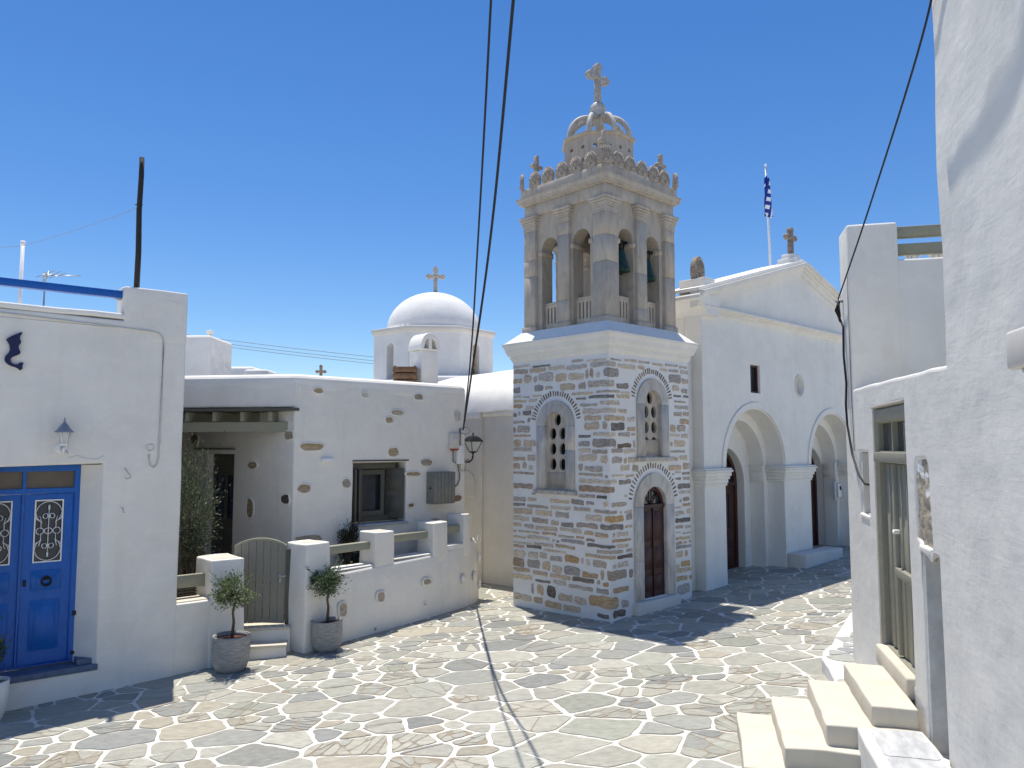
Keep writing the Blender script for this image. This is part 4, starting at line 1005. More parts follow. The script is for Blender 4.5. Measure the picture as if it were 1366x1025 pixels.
def pillar(x0, x1, y0, y1, z0, z1, tp=.03, mbx=None):
    mb = MB(); b = bmesh.new(); bmesh.ops.create_cube(b, size=1)
    for v in b.verts:
        k = tp if v.co.z < 0 else 0
        v.co = Vector((x0-k if v.co.x < 0 else x1+k, y0-k if v.co.y < 0 else y1+k, z0 if v.co.z < 0 else z1))
    bmesh.ops.bevel(b, geom=list(b.edges), offset=.022, segments=3, affect='EDGES', profile=.5)
    bmesh.ops.subdivide_edges(b, edges=[e for e in b.edges if e.calc_length() > .25], cuts=5, use_grid_fill=True)
    for v in b.verts:
        d = Vector((mnoise(v.co*2.3), mnoise(v.co*2.3+Vector((9, 2, 1))), mnoise(v.co*2.3+Vector((3, 7, 5)))))*.018; v.co += d
    mb.bm(b, 0, (1, 1, 1), True)
    return mb
PILLARS = ((-.47, -.04, -.012, .5, -.4, 1.37), (.89, 1.31, .006, .43, .72, 1.43), (2.23, 2.60, .012, .43, .76, 1.48), (3.06, 3.25, .04, .50, .8, 1.575))
for i, p in enumerate(PILLARS):
    mb = pillar(*p, .03 if i == 0 else 0); x0, x1, y0, y1, z0, z1 = p
    po = mb.build('pillar', M['white'], fence)
    cp_ = MB(); cp_.box(x0+.08, x1-.06, y0+.10, y1-.12, z1-.03, z1+.006, .02); 
    if i != 3: cp_.build('cap_slab', M['step'], po)
for a, b in ((-.05, .90), (1.30, 2.24), (2.59, 3.07)):
    z0 = 1.12+.04*a; mb = MB(); T_ = Matrix.Rotation(-.045, 4, 'Y'); mb.box(a, b, .15, .27, 1.125+.045*(a+b)/2, 1.25+.045*(a+b)/2, .008); mb.build('rail', M['rail'], fence)
for a, b in ((-.03, .88), (1.32, 2.22), (2.62, 3.05)):
    mb = MB(); mb.box(a, b, .03, .37, .87+.032*(a+b)/2+.0, .895+.032*(a+b)/2+(.06 if a > 2.5 else 0), .012); mb.build('sill', M['white_clean'], fence)
# ------------------------------------------------------------------ garden wall left of the gate
fa = thing('garden_wall', 'short low white wall with one pillar between the blue-door house and the gate', 'garden wall', GA.o, GA.ang)
mb = MB(); mb.slab(wob(rect(-.02, .93, -.6, .66), .01, .3, 21), [], .0, .45, .03); patch(mb, lambda q: (q[0], q[1], q[2]), .53, .32, .11, .13, 101, (.30, .19, .12))
mb.build('wall', [M['white'], M['rubble']], fa)
po = pillar(.47, .94, -.006, .62, -.5, 1.21).build('pillar', M['white'], fa)
mb = MB(); mb.box(.52, .90, .05, .55, 1.18, 1.217, .02); mb.build('cap_slab', M['step'], po)
mb = MB(); mb.box(-.02, .50, .26, .34, .82, 1.00, .006); mb.build('rail', M['rail'], fa)
mb = MB(); mb.box(-.02, .44, .04, .40, .655, .675, .01); mb.build('sill', M['step'], fa)
mb = MB()
for i in range(6): mb.box(-.02, .42, .42, .44, .68+i*.04, .70+i*.04, .003)
mb.build('grille', M['sagedark'], fa)
# gate and its steps
G1 = GA.w(.94, .42, 0); G2 = GF.w(-.46, .40, 0); ga = math.degrees(math.atan2(G2.y-G1.y, G2.x-G1.x)); gw = (G2-G1).length
gate = thing('garden_gate', 'arched sage green plank gate between two white pillars', 'gate', (G1.x, G1.y, .15), ga)
mb = MB(); nb = 7
top = lambda x: .90+.36*math.sqrt(max(0, 1-((x-gw*.46)/(gw*.62))**2))
for i in range(nb):
    a, b = .02+i*(gw-.1)/nb, .02+(i+1)*(gw-.1)/nb-.006
    pts = [(a, .02), (b, .02)]+[(b+(a-b)*j/6, top(b+(a-b)*j/6)) for j in range(7)]
    mb.slab(pts, [], 0, .035, .004)
mb.build('planks', M['sage'], gate)
mb = MB(); pts = [(.02+(gw-.09)*j/30, top(.02+(gw-.09)*j/30)) for j in range(31)]
ol = [(x, z) for x, z in pts]+[(x, z+.035) for x, z in reversed(pts)]
mb.slab(ol, [], -.012, .05, .004); mb.build('top_rail', M['rail'], gate)
mb = MB(); mb.box(gw-.075, gw, -.02, .07, -.02, 1.12, .006); mb.build('post', M['sagedark'], gate)
mb = MB(); mb.box(gw-.20, gw-.06, -.02, .0, .70, .72, .003); mb.lathe([(.001, -.02), (.016, 0), (.001, .02)], 8, (gw-.16, -.03, .69)); mb.box(gw-.17, gw-.14, -.016, 0, .62, .74, .003); mb.build('latch', M['metal'], gate)
e1g = Vector((math.cos(R(ga)), math.sin(R(ga)), 0)); e2g = Vector((-math.sin(R(ga)), math.cos(R(ga)), 0))
gs = thing('gate_steps', 'two white garden steps with worn stone treads below the arched gate', 'steps', (G1.x, G1.y, -.3), ga)
mb = MB(); mb.box(.0, gw+.02, -.16, .55, -.2, .40, .02); o = mb.build('step', M['white'], gs); mb = MB(); mb.box(.0, gw+.02, -.175, .3, .40, .43, .008); mb.build('tread', M['step'], o)
mb = MB(); mb.box(.06, gw-.02, -.42, -.165, -.2, .20, .02); o = mb.build('step', M['white'], gs); mb = MB(); mb.box(.05, gw-.01, -.45, -.178, .20, .235, .01); mb.build('tread', M['step'], o)

# ------------------------------------------------------------------ plants
def foliage(mb, centre, rad, n, size, cols, rng, clumps=10, droop=0.0, up=.25):
    cs = []
    for _ in range(clumps):
        while True:
            p = Vector((rng.uniform(-1, 1), rng.uniform(-1, 1), rng.uniform(-1, 1)))
            if .25 < p.length < 1: break
        cs.append((Vector((p.x*rad[0], p.y*rad[1], p.z*rad[2]))*.8, rng.uniform(.25, .5)))
    tips = []
    for i in range(n):
        c, r = cs[rng.randrange(clumps)] if rng.random() < .85 else (Vector((0, 0, 0)), .95)
        p = c+Vector((rng.gauss(0, .45)*r*rad[0], rng.gauss(0, .45)*r*rad[1], rng.gauss(0, .45)*r*rad[2]))
        d = (p.normalized() if p.length > 1e-4 else Vector((0, 0, 1)))+Vector((rng.uniform(-.8, .8), rng.uniform(-.8, .8), rng.uniform(-.5, .8)+up))
        d.normalize(); s = d.cross(Vector((rng.uniform(-1, 1), rng.uniform(-1, 1), rng.uniform(-1, 1)))).normalized()
        L = size*rng.uniform(.6, 1.25); w = L*.17; q = Vector(centre)+p; nr = d.cross(s)
        col = rng.choice(cols); k = rng.uniform(.7, 1.25); col = tuple(c_*k for c_ in col)
        mb.add([q, q+d*L*.5+s*w+nr*w*.3, q+d*L, q+d*L*.5-s*w+nr*w*.3], [(0, 1, 2), (0, 2, 3)], 0, col)
    return [Vector(centre)+c for c, r in cs]
OLIVE = [tuple(1.35*x for x in c) for c in [(.075, .10, .045), (.11, .14, .065), (.13, .16, .085), (.05, .075, .03), (.17, .20, .12), (.10, .14, .045)]]
DARKOL = [tuple(1.3*x for x in c) for c in [(.04, .07, .035), (.06, .095, .048), (.085, .12, .065), (.03, .05, .026), (.12, .16, .09)]]
def potted(lab, x, y, z, pr, ph, th, rad, cols, seed, lean=0.0, cr=.55):
    rng = random.Random(seed); t = thing('potted_olive_tree', lab, 'potted tree', (x, y, z), 0, 'potted olive trees along the garden wall')
    mb = MB(); mb.lathe([(pr*.55, 0), (pr*.72, .012), (pr*.84, .06), (pr*.95, ph*.3), (pr, ph*.62), (pr*.985, ph*.9), (pr*1.0, ph*.97), (pr*.985, ph), (pr*.90, ph), (pr*.88, ph-.05)], 40, (0, 0, 0), cap=False); mb.build('pot', M['pot'], t)
    mb = MB(); mb.lathe([(.001, ph-.045), (pr*.5, ph-.05), (pr*.89, ph-.06)], 24, (0, 0, 0), cap=False); mb.build('soil', M['soil'], t)
    cz = ph+th
    tr = MB(); top_ = Vector((lean, 0, cz-rad[2]*.6)); pts = [Vector((0, 0, ph-.08)), Vector((lean*.3+.012, .01, ph+th*.3)), Vector((lean*.7-.01, -.008, ph+th*.5)), top_]
    tr.tube(pts, [.024, .02, .018, .016], 8)
    fo_ = MB(); tips = foliage(fo_, (lean, 0, cz), rad, 2700, .05, cols, rng, 15)
    for tp_ in tips:
        m1 = top_.lerp(tp_, .5)+Vector((rng.uniform(-.03, .03), rng.uniform(-.03, .03), .02)); tr.tube([top_, m1, tp_], [.010, .007, .003], 5)
    for _ in range(9):                                       # long shoots with leaves in pairs
        a = rng.uniform(0, 6.28); d = Vector((math.cos(a), math.sin(a), rng.uniform(-.35, .9))).normalized(); p0 = Vector((lean, 0, cz)); L = max(rad)*rng.uniform(1.05, 1.5)
        p1 = p0+d*L*.6; p2 = p0+d*L+Vector((0, 0, -.03 if d.z < .2 else .05)); tr.tube([top_.lerp(p0, .5), p1, p2], [.006, .004, .0015], 4)
        for i in range(16):
            q = p1.lerp(p2, i/15); s = Vector((rng.uniform(-1, 1), rng.uniform(-1, 1), rng.uniform(-.6, .8))).normalized(); dd = (d+s*1.1).normalized(); w = dd.cross(Vector((.3, .2, 1))).normalized()*.008
            col = tuple(c*rng.uniform(.8, 1.3) for c in rng.choice(cols)); fo_.add([q, q+dd*.024+w, q+dd*.05, q+dd*.024-w], [(0, 1, 2, 3)], 0, col)
    tr.build('trunk', M['bark'], t); fo_.build('crown', M['leaf'], t)
    return t
potted('small olive tree in a ribbed grey pot left of the arched garden gate', -3.93, 11.03, gz(-3.93)-.005, .255, .50, .60, (.30, .30, .24), OLIVE, 4, .03)
potted('small dark olive tree in a ribbed grey pot right of the arched gate', -2.80, 11.88, gz(-2.8)-.005, .235, .46, .60, (.28, .28, .25), DARKOL, 9, .02)
def shrub(name, lab, cat, x, y, z, rad, cz, n, size, cols, seed, clumps, stems=5):
    rng = random.Random(seed); t = thing(name, lab, cat, (x, y, z)); fo_ = MB(); tips = foliage(fo_, (0, 0, cz), rad, n, size, cols, rng, clumps, up=.5)
    tr = MB()
    for i, tp_ in enumerate(tips):
        b = Vector((rng.uniform(-.04, .04), rng.uniform(-.04, .04), 0)); tr.tube([b, b.lerp(tp_, .5)+Vector((rng.uniform(-.05, .05), rng.uniform(-.05, .05), .05)), tp_], [.018, .012, .004], 5)
    tr.build('stem', M['bark'], t); fo_.build('foliage', M['leaf'], t); return t
q = Vector((-5.02, 12.2, 0)); shrub('olive_bush', 'tall grey-green olive bush in the shaded porch beside the blue-door house', 'bush', q.x, q.y, 0.05, (.44, .42, 1.05), 1.75, 5600, .055, [(.09, .12, .065), (.13, .16, .09), (.18, .21, .13), (.06, .085, .045)], 12, 30)
q = MH.w(.98, -.25, 0); t = shrub('shrub', 'dark brown-green upright shrub in a clay pot under the left side of the open window', 'shrub', q.x, q.y, .08, (.22, .22, .48), 1.02, 2400, .05, [(.028, .032, .018), (.05, .045, .028), (.035, .045, .022), (.075, .06, .04)], 15, 18)
mb = MB(); mb.lathe([(.12, 0), (.15, .2), (.18, .42), (.2, .43), (.2, .48), (.17, .48), (.16, .43)], 20, (0, 0, 0), cap=False); mb.build('pot', M['terracotta'], t)
q = MH.w(1.62, -.16, 0); shrub('shrub', 'low thin twiggy plant just below the window sill of the low house', 'shrub', q.x, q.y, .08, (.26, .12, .18), 1.12, 340, .045, [(.035, .035, .025), (.06, .05, .035)], 19, 9)
q = LH.w(-2.06, -.32, 0); t = shrub('potted_plant', 'green bushy plant in a white pot beside the blue door', 'potted plant', q.x-.12, q.y, gz(q.x), (.17, .17, .26), .82, 700, .05, [(.05, .075, .03), (.08, .11, .045), (.1, .13, .06)], 23, 10)
mb = MB(); mb.lathe([(.13, 0), (.17, .12), (.19, .3), (.195, .46), (.18, .46), (.17, .42)], 28, (0, 0, 0), cap=False); mb.build('pot', M['white_clean'], t)
# small iron chair on the porch
q = Pf.w(.6, -.5, 0); wq = MH.w(q.x, q.y, .08)
t = thing('garden_chair', 'black iron garden chair half hidden behind the arched gate', 'chair', wq, 60)
mb = MB(); mb.tube([(-.2, .18, .45), (-.2, .22, .8), (-.12, .24, 1.0), (0, .24, .94), (.12, .24, 1.0), (.2, .22, .8), (.2, .18, .45)], .012, 6); mb.tube([(0, .2, .45), (-.05, .22, .65), (.06, .23, .8), (0, .24, .94)], .008, 5); mb.build('backrest', M['iron'], t)
mb = MB(); mb.box(-.21, .21, -.2, .2, .44, .46, .008); mb.build('seat', M['iron'], t)
for x in (-.18, .18):
    for y in (-.17, .17): mb = MB(); mb.tube([(x, y, .44), (x*1.1, y*1.15, 0)], .012, 6); mb.build('leg', M['iron'], t)

# ------------------------------------------------------------------ house with the blue door
lh = thing('blue_door_house', 'white house on the left with a blue double door and a raised roof corner', 'house', LH.o, LH.ang)
mb = MB()
doorh = [(-2.17, -.05), (-1.0, -.05), (-1.01, 2.62), (-2.17, 2.59)]
mb.slab(wob([(-7, -.8), (0, -.8), (0, 4.9), (-.40, 4.93), (-.46, 4.56), (-7, 4.62)], .012, .35, 31), [doorh], 0, .30, .03)
mb.slab(wob([(.0, -.8), (5, -.8), (5, 4.5), (0, 4.5)], .01, .4, 33), [], 0, .3, .03, map_=lambda q: (-.02-q[1], q[0]+.05, q[2]))
mb.box(-7, -.33, .31, 5, 4.1, 4.35)
mb.vprism([(-1.0, .012), (-.985, .29), (-1.21, .30)], -.05, 2.6)              # splayed reveal
mb.vprism([(-2.17, .012), (-2.42, .30), (-2.19, .29)], -.05, 2.58)
mb.build('wall', M['white'], lh)
po = pillar(-.82, .006, -.004, .50, 4.3, 5.04, 0).build('raised_corner', M['white'], lh)
mb = MB(); mb.slab(wob(rect(-7, -.78, 4.58, 4.66), .012, .4, 35), [], -.004, .34, .03); mb.build('parapet_edge', M['white_clean'], lh)
# blue door
dt = MB(); yb = .30
dt.slab(rect(-2.46, -1.19, .03, 2.60), [rect(-2.40, -1.87, .05, 2.23), rect(-1.845, -1.27, .05, 2.23), rect(-2.40, -1.87, 2.30, 2.52), rect(-1.83, -1.28, 2.30, 2.52)], yb, yb+.09, .006)
door = dt.build('door', M['blue'], lh)
mb = MB(); mb.slab(rect(-2.42, -1.25, 2.27, 2.55), [], yb+.05, yb+.06); mb.build('transom_pane', M['transom'], door)
for x0, x1 in ((-2.40, -1.862), (-1.842, -1.27)):
    mb = MB(); xm = (x0+x1)/2; mb.slab(rect(x0+.004, x1-.004, .055, 2.225), [rect(xm-.165, xm+.165, 1.34, 2.15)], yb+.03, yb+.075, .005)
    mb.box(x1-.012, x1+.014, yb+.012, yb+.032, .06, 2.22, .006, 0, (1, 1, 1), 1)
    for za, zb in ((.22, .86), (.98, 1.24)):
        mb.box(xm-.17, xm+.17, yb+.018, yb+.031, za, zb, .010, 0, (1, 1, 1), 1); mb.box(xm-.115, xm+.115, yb+.006, yb+.019, za+.055, zb-.055, .010, 0, (1, 1, 1), 1)
    lf = mb.build('door_leaf', M['blue'], door)
    mb = MB(); mb.slab(rect(xm-.17, xm+.17, 1.33, 2.16), [], yb+.06, yb+.065); mb.build('pane', M['pane'], lf)
    mb = MB(); y = yb+.022; W = .15
    mb.slab(rect(xm-.165, xm+.165, 1.34, 2.15), [rect(xm-.148, xm+.148, 1.357, 2.133)], y-.008, y+.008, .002)
    C3 = lambda pts, r=.0055: mb.tube([(xm+x, y, z_) for x, z_ in pts], r, 5)
    zc = 1.745
    C3([(0, 1.42), (0, 2.07)], .006); mb.tube([(xm, y, 2.02), (xm, y, 2.08)], .012, 6); mb.tube([(xm, y, 1.41), (xm, y, 1.47)], .012, 6)
    for sx in (-1, 1):
        for sz in (-1, 1):
            C3([(sx*(.0+.145*math.sin(t_)), zc+sz*(.235+.145*math.cos(t_))) for t_ in [i*.2 for i in range(14)]])
            C3([(sx*(.005+.045*(1-i/26)+(.045*(1-i/20))*-math.cos(i*.42)), zc+sz*(.20-.045*math.sin(i*.42)*(1-i/26))) for i in range(18)])
            C3([(sx*.085, zc+sz*.03), (sx*.085, zc+sz*.13), (sx*.10, zc+sz*.19), (sx*.135, zc+sz*.20), (sx*.145, zc+sz*.16), (sx*.12, zc+sz*.14)])
        C3([(sx*(.095+.042*math.cos(t_)), zc+.042*math.sin(t_)) for t_ in [i*.35 for i in range(19)]])
    C3([(.045*math.cos(t_), zc+.038*math.sin(t_)) for t_ in [i*.35 for i in range(19)]])
    mb.build('grille', M['whitemetal'], lf)
    mb = MB(); mb.lathe([(.03, -.01), (.035, 0), (.02, .015)], 12, (xm+.0, yb-.0, 1.13)); mb.tube([(xm+.055*math.sin(t_), yb-.018, 1.10-.055*math.cos(t_)) for t_ in [i*.33 for i in range(19)]], .014, 6, closed=True); mb.tube([(xm, yb+.02, 1.155), (xm, yb-.02, 1.155)], .018, 6); mb.build('knocker', M['iron'], lf)
    if x1 > -1.5:
        mb = MB(); mb.box(x0+.03, x0+.065, yb+.012, yb+.03, 1.05, 1.13, .004, 0, (1, 1, 1), 1); mb.build('keyhole_plate', M['iron'], lf)
        mb = MB(); mb.box(x1+.03, x1+.075, yb-.02, yb+.0, .62, .68, .004); mb.box(x1+.03, x1+.075, yb-.02, yb, .12, .16, .004); mb.build('hinge', M['iron'], door)
mb = MB(); mb.box(-2.7, -.97, -.02, .32, -.06, .018, .008); mb.box(-1.20, -.99, .05, .30, .019, .09, .004); mb.build('door_step', M['bluestep'], lh)
mb = MB(); mb.tube([(-1.42+.42*i/20, -.004, 2.70-.008*math.sin(i*.9)+.02*math.sin(i*.35)) for i in range(21)], .003, 4); mb.tube([(-7, -.002, 4.50), (-.9, -.002, 4.455)], .003, 4); mb.build('plaster_crack', M['greyplastic'], lh)
for dy, x0, zz in ((.12, -7, 4.98), ):
    mb = MB(); mb.box(-7, -.80, .10, .22, 4.885, 4.985, .006, T=Matrix.Translation((0, 0, 0))); o = mb.build('rail', M['blue'], lh)
mb = MB(); mb.box(-1.4, -.835, 1.35, 1.43, 4.62, 4.74, .006); mb.box(-7, -.9, 3.2, 3.3, 4.70, 4.78, .006); mb.build('rear_rail', M['blue'], lh)
mb = MB(); mb.box(-.90, -.80, .14, .20, 4.86, 5.0, .004); mb.build('bracket', M['greyplastic'], lh)
# conduit on the facade
mb = MB(); pts = [(-2.6, -.012, 4.53), (-1.0, -.012, 4.465), (-.45, -.012, 4.44), (-.37, -.012, 4.42), (-.32, -.012, 4.36), (-.305, -.012, 4.25), (-.31, -.012, 3.6), (-.32, -.012, 2.70), (-.335, -.012, 2.60), (-.375, -.012, 2.55), (-.42, -.012, 2.58), (-.44, -.012, 2.66), (-.445, -.012, 2.74)]
mb.tube(pts, .010, 6); mb.tube([(-.43+.05*math.cos(t_), -.012, 2.83+.045*math.sin(t_)) for t_ in [i*.4 for i in range(16)]], .005, 5, closed=True)
for z_ in (4.1, 3.8, 3.5, 3.2, 2.9): mb.box(-.325, -.29, -.024, 0, z_, z_+.012)
o = mb.build('cable_conduit', M['beigebox']); o.location = LH.o; o.rotation_euler = (0, 0, R(LH.ang)); tag(o, 'thin pale conduit running along the roof edge and down the blue-door house', 'conduit')
for (s, z_, nm) in ((-.74, 2.55, 'upper'), (-.76, 2.02, 'lower')):
    mb = MB(); mb.tube([(0, 0, 0), (.01, -.05, -.02), (.03, -.06, -.06), (.06, -.05, -.09), (.07, -.04, -.12), (.04, -.05, -.14), (.0, -.05, -.13)] if nm == 'upper' else [(0, 0, 0), (.01, -.05, 0), (.01, -.06, -.05), (.03, -.05, -.06)], .006, 5)
    o = mb.build('wall_hook', M['metal']); o.location = LH.w(s, 0, z_); o.rotation_euler = (0, 0, R(LH.ang)); tag(o, '%s small metal hook on the white wall right of the blue door' % nm, 'hook')
# white lantern over the door
t = LH.thing('wall_lantern', 'small white wall lantern with a grey-blue flared cap above the blue door', 'lantern', -1.50, 0, 2.77)
mb = MB(); mb.lathe([(.001, -.022), (.06, -.02), (.075, -.005), (.075, .005)], 20, (0, 0, 0))
for i in range(len(mb.v)): x, y, z_ = mb.v[i]; mb.v[i] = (x, z_-.004, y+.06)
mb.tube([(0, -.02, .06), (.0, -.09, .0), (.0, -.15, -.01), (.0, -.17, .05), (0, -.17, .10)], .018, 8); mb.tube([(0, -.05, .04), (.05, -.07, .02), (.06, -.10, -.01), (.02, -.11, -.02)], .01, 6); mb.build('bracket', M['whitemetal'], t)
mb = MB(); mb.lathe([(.03, .085), (.055, .10), (.055, .112)], 6, (0, -.17, 0), 0, (1, 1, 1), False)
for k in range(6): a = k*math.pi/3; mb.tube([(.05*math.cos(a), -.17+.05*math.sin(a), .11), (.078*math.cos(a), -.17+.078*math.sin(a), .255)], .007, 5)
mb.build('lantern_frame', M['whitemetal'], t)
mb = MB(); mb.lathe([(.044, .112), (.07, .255)], 6, (0, -.17, 0), 0, (1, 1, 1), False); mb.build('lantern_glass', M['frost'], t)
mb = MB(); mb.lathe([(.11, .255), (.112, .262), (.085, .285), (.06, .32), (.035, .36), (.014, .38), (.016, .395), (.008, .41), (.012, .42), (.001, .45)], 12, (0, -.17, 0)); mb.build('lantern_cap', M['lampblue'], t)
# mermaid-tail ornament
mb = MB(); pts = [(12, 456), (27, 444), (25, 450), (24, 454), (26, 459), (23.5, 463.5), (24, 468), (26, 473), (23, 476), (19, 478.5), (17, 482), (18, 486), (21, 488), (24, 488), (25, 485), (29, 485), (27.5, 489), (28, 493), (26, 496), (23, 492), (18, 490.5), (13.5, 487), (12, 482), (13, 477), (16.5, 472), (16, 464), (14, 459.5)]
o0 = (12, 470); P_ = [((x-20)*.0125, -(y-470)*.0098) for x, y in pts]
for _ in range(2): P_ = [r for i in range(len(P_)) for r in ((P_[i][0]*.75+P_[(i+1) % len(P_)][0]*.25, P_[i][1]*.75+P_[(i+1) % len(P_)][1]*.25), (P_[i][0]*.25+P_[(i+1) % len(P_)][0]*.75, P_[i][1]*.25+P_[(i+1) % len(P_)][1]*.75))]
mb.slab(P_, [], -.04, -.005, .006); o = mb.build('wall_ornament', M['navy']); o.location = LH.w(-2.07, 0, 4.05); o.rotation_euler = (0, 0, R(LH.ang)); tag(o, 'dark navy metal ornament with a curled fish tail high on the white wall', 'ornament')
# things on the roof
mb = MB(); mb.tube([(0, 0, 0), (.008, 0, .6), (-.006, 0, 1.2), (.006, 0, 1.7), (.004, .0, 1.98)], [.040, .039, .037, .036, .034], 9); mb.tube([(-.055, -.02, 1.28), (0, -.05, 1.285), (.045, -.01, 1.28)], .008, 5); mb.tube([(.02, -.03, 1.2), (.06, -.06, 1.17)], .006, 5)
o = mb.build('timber_pole', M['darkwood']); o.location = LH.w(-.62, .28, 5.0); tag(o, 'tall dark timber pole standing on the raised roof corner', 'pole')
wp = LH.w(-2.9, 3.0, 4.3); wp = Vector(((18-683)/1026*14.0, 14.0, 4.3))
mb = MB(); mb.tube([(0, 0, 0), (.01, 0, 2.3)], [.035, .032], 8); mb.lathe([(.04, 2.24), (.042, 2.34)], 8, (.01, 0, 0)); o = mb.build('roof_pole', M['whitemetal']); o.location = wp; tag(o, 'slim white metal pole on the roof at the far left edge', 'pole')
mb = MB(); p0 = Vector((wp.x+.01, wp.y, wp.z+2.25)); p1 = LH.w(-.62, .28, 6.25)
mb.tube([p0.lerp(p1, i/8)+Vector((0, 0, -.03*math.sin(math.pi*i/8))) for i in range(9)]+[], .004, 4); mb.tube([p0, p0+Vector((-2, -.3, -.25))], .004, 4)
o = mb.build('roof_wire', M['greycable']); tag(o, 'very thin pale wire strung from the timber pole to the white pole', 'wire')
an = thing('tv_antenna', 'old television antenna on a thin mast behind the blue rail', 'antenna', ((51-683)/1026*13.0, 13.0, 4.3), 0)
mb = MB(); mb.tube([(0, 0, 0), (0, 0, 1.52)], .014, 6); mb.build('mast', M['metal'], an)
mb = MB(); mb.tube([(-.03, 0, 1.47), (.55, .1, 1.48)], .010, 5)
for i, (x, l) in enumerate(((.0, .32), (.10, .28), (.2, .2))): mb.tube([(x-.03, -.2+.02*i, 1.47-.08), (x+.04, .2, 1.47+l*.4)], .008, 5)
mb.tube([(0, -.03, 1.36), (.06, -.02, 1.44), (.02, .05, 1.56), (-.02, -.02, 1.36)], .009, 5); mb.build('boom', M['metal'], an)
mb = MB(); bx0 = Vector((-6.95, 18.3, 0)); mb.box(-.95, -.03, -.6, .8, -.4, 5.42, .07); mb.lathe([(.05, 5.4), (.05, 5.55), (.09, 5.56), (.09, 5.6), (.001, 5.63)], 10, (-.3, 0, 0)); o = mb.build('background_house', M['white']); o.location = bx0; tag(o, 'plain white roof block with a tiny vent pipe just behind the blue-door house', 'house')
mb = MB(); mb.box(-.45, .5, -.5, .5, -.4, 5.08, .08); mb.box(.3, .95, -.7, .2, -.4, 4.98, .06); o = mb.build('background_house', M['white_clean']); o.location = (-7.75, 22.0, 0); tag(o, 'distant low white roof showing above the left part of the low house roof', 'house')
mb = MB(); mb.box(-1.5, 1.5, -1, 1, -.4, 5.3, .1); c = small_cross(.75, .4, .1, (.35, .25, .19)); q_ = MB(); q_.v = [(x, y, z_+5.26) for x, y, z_ in c.v]; q_.f, q_.m, q_.c, q_.s = c.f, c.m, c.c, c.s
t = thing('background_church', 'far church of which only a small brown cross shows over the roof', 'church', ((427-683)/1026*30, 30, 0)); mb.box(-.2, .2, -.2, .2, 5.1, 5.27); mb.build('wall', M['white'], t); q_.build('cross', M['carved'], t)
# ------------------------------------------------------------------ house on the right
rh = thing('right_house', 'tall rough-plastered white house at the right edge with a sage green door', 'house', RH.o, RH.ang)
fl_ = lambda q: (q[0], -q[1], q[2])              # outside is +y here
mb = MB()
n2 = [(.22, 2.10), (.24, 2.4), (.22, 2.68), (.17, 2.735), (-.1, 2.74), (-.15, 2.69), (-.17, 2.4), (-.19, 2.05), (-.15, 1.98), (.1, 2.03)]
mb.slab(wob([(-1.5, -.4), (3.36, -.4), (3.40, .6), (3.37, 1.2), (3.36, 3.52), (1.5, 3.50), (-1.5, 3.42)], .018, .3, 41), [wob(rect(.52, 1.78, .80, 3.24), .016, .3, 42), wob(rect(2.10, 2.58, 2.08, 2.78), .012, .2, 43), n2, wob(rect(-.36, .11, .4, 1.985), .012, .3, 44)], 0, .35, .035, 0, map_=fl_)
mb.box(2.0, 2.7, -.40, -.345, 2.0, 2.9, 0, 1)
mb.build('low_wall', [M['white_rough'], M['cream']], rh)
# near part: a dense sheet with hand-trowelled unevenness
mb = MB(); NX, NZ = 60, 110; vs = []; fs = []
for i in range(NX+1):
    for j in range(NZ+1):
        s_ = -.79-5.2*i/NX; z_ = -.4+9.4*j/NZ
        e = .020*mnoise(Vector((s_*.9, z_*.7, 4.4)))+.012*mnoise(Vector((s_*2.7+z_*1.1, z_*2.2-s_, 9.1)))
        e += .06*math.exp(-max(0, z_-.5)/.5)*(.5+.5*mnoise(Vector((s_, z_, 1))))
        q_ = min(1, max(0, (-.79-s_)/.5)); q_ = q_*q_*(3-2*q_)
        if z_ < 3.7: e = e*q_+.003
        vs.append((s_+(.014*mnoise(Vector((z_*.8, 3, 3))) if i == 0 else 0), .004+e, z_))
for i in range(NX):
    for j in range(NZ): fs.append((i*(NZ+1)+j, (i+1)*(NZ+1)+j, (i+1)*(NZ+1)+j+1, i*(NZ+1)+j+1))
mb.add(vs, fs, 0, (1, 1, 1), True)
bk = [(-.72, -.6), (-6.0, -.6)]; nv = len(mb.v)
ed = [k for k in range(NZ+1)]; mb.add([(vs[k][0]+.0, vs[k][1], vs[k][2]) for k in ed]+[(vs[k][0]-.02, -.6, vs[k][2]) for k in ed], [(k, k+1, NZ+1+k+1, NZ+1+k) for k in range(NZ)], 0, (1, 1, 1), True)
mb.box(-5.9, -.76, -3.5, -.05, -.4, 8.98)
mb.build('tall_wall', M['white_rough'], rh)
# recess backs
mb = MB(); mb.box(-.4, .16, -.20, -.16, .3, 2.02); mb.slab(rect(.06, .115, .38, 2.0), [], 0.01, .2, .004, map_=fl_); mb.build('wall_chase', simple('recess_shade_grey', (.52, .52, .50), .9, 0, .15, 8, .3), rh)  # slot lining greyer than the wall: shade of the recess put into its colour
m_, N, L, b_ = mat('flaking_plaster'); v_ = coords(N, L); n1 = noise_node(N, L, v_, 9, 6, .65, .5); n2_ = noise_node(N, L, v_, 3.2, 5, .6)
c_ = mix(N, L, (.24, .20, .155), (.50, .44, .34), ramp(N, L, n1, [(.35, 0.), (.65, 1.)])); c_ = mix(N, L, c_, (.78, .78, .76), ramp(N, L, n2_, [(.56, 0.), (.60, 1.)])); L.new(c_, b_.inputs['Base Color']); b_.inputs['Roughness'].default_value = .95; bump(N, L, b_, n1, .9, .03)
mb = MB(); NX2, NZ2 = 14, 24
vs = [(-.24+.5*i/NX2, -.018+.02*mnoise(Vector((i*.5, j*.4, 2))), 1.95+.85*j/NZ2) for i in range(NX2+1) for j in range(NZ2+1)]
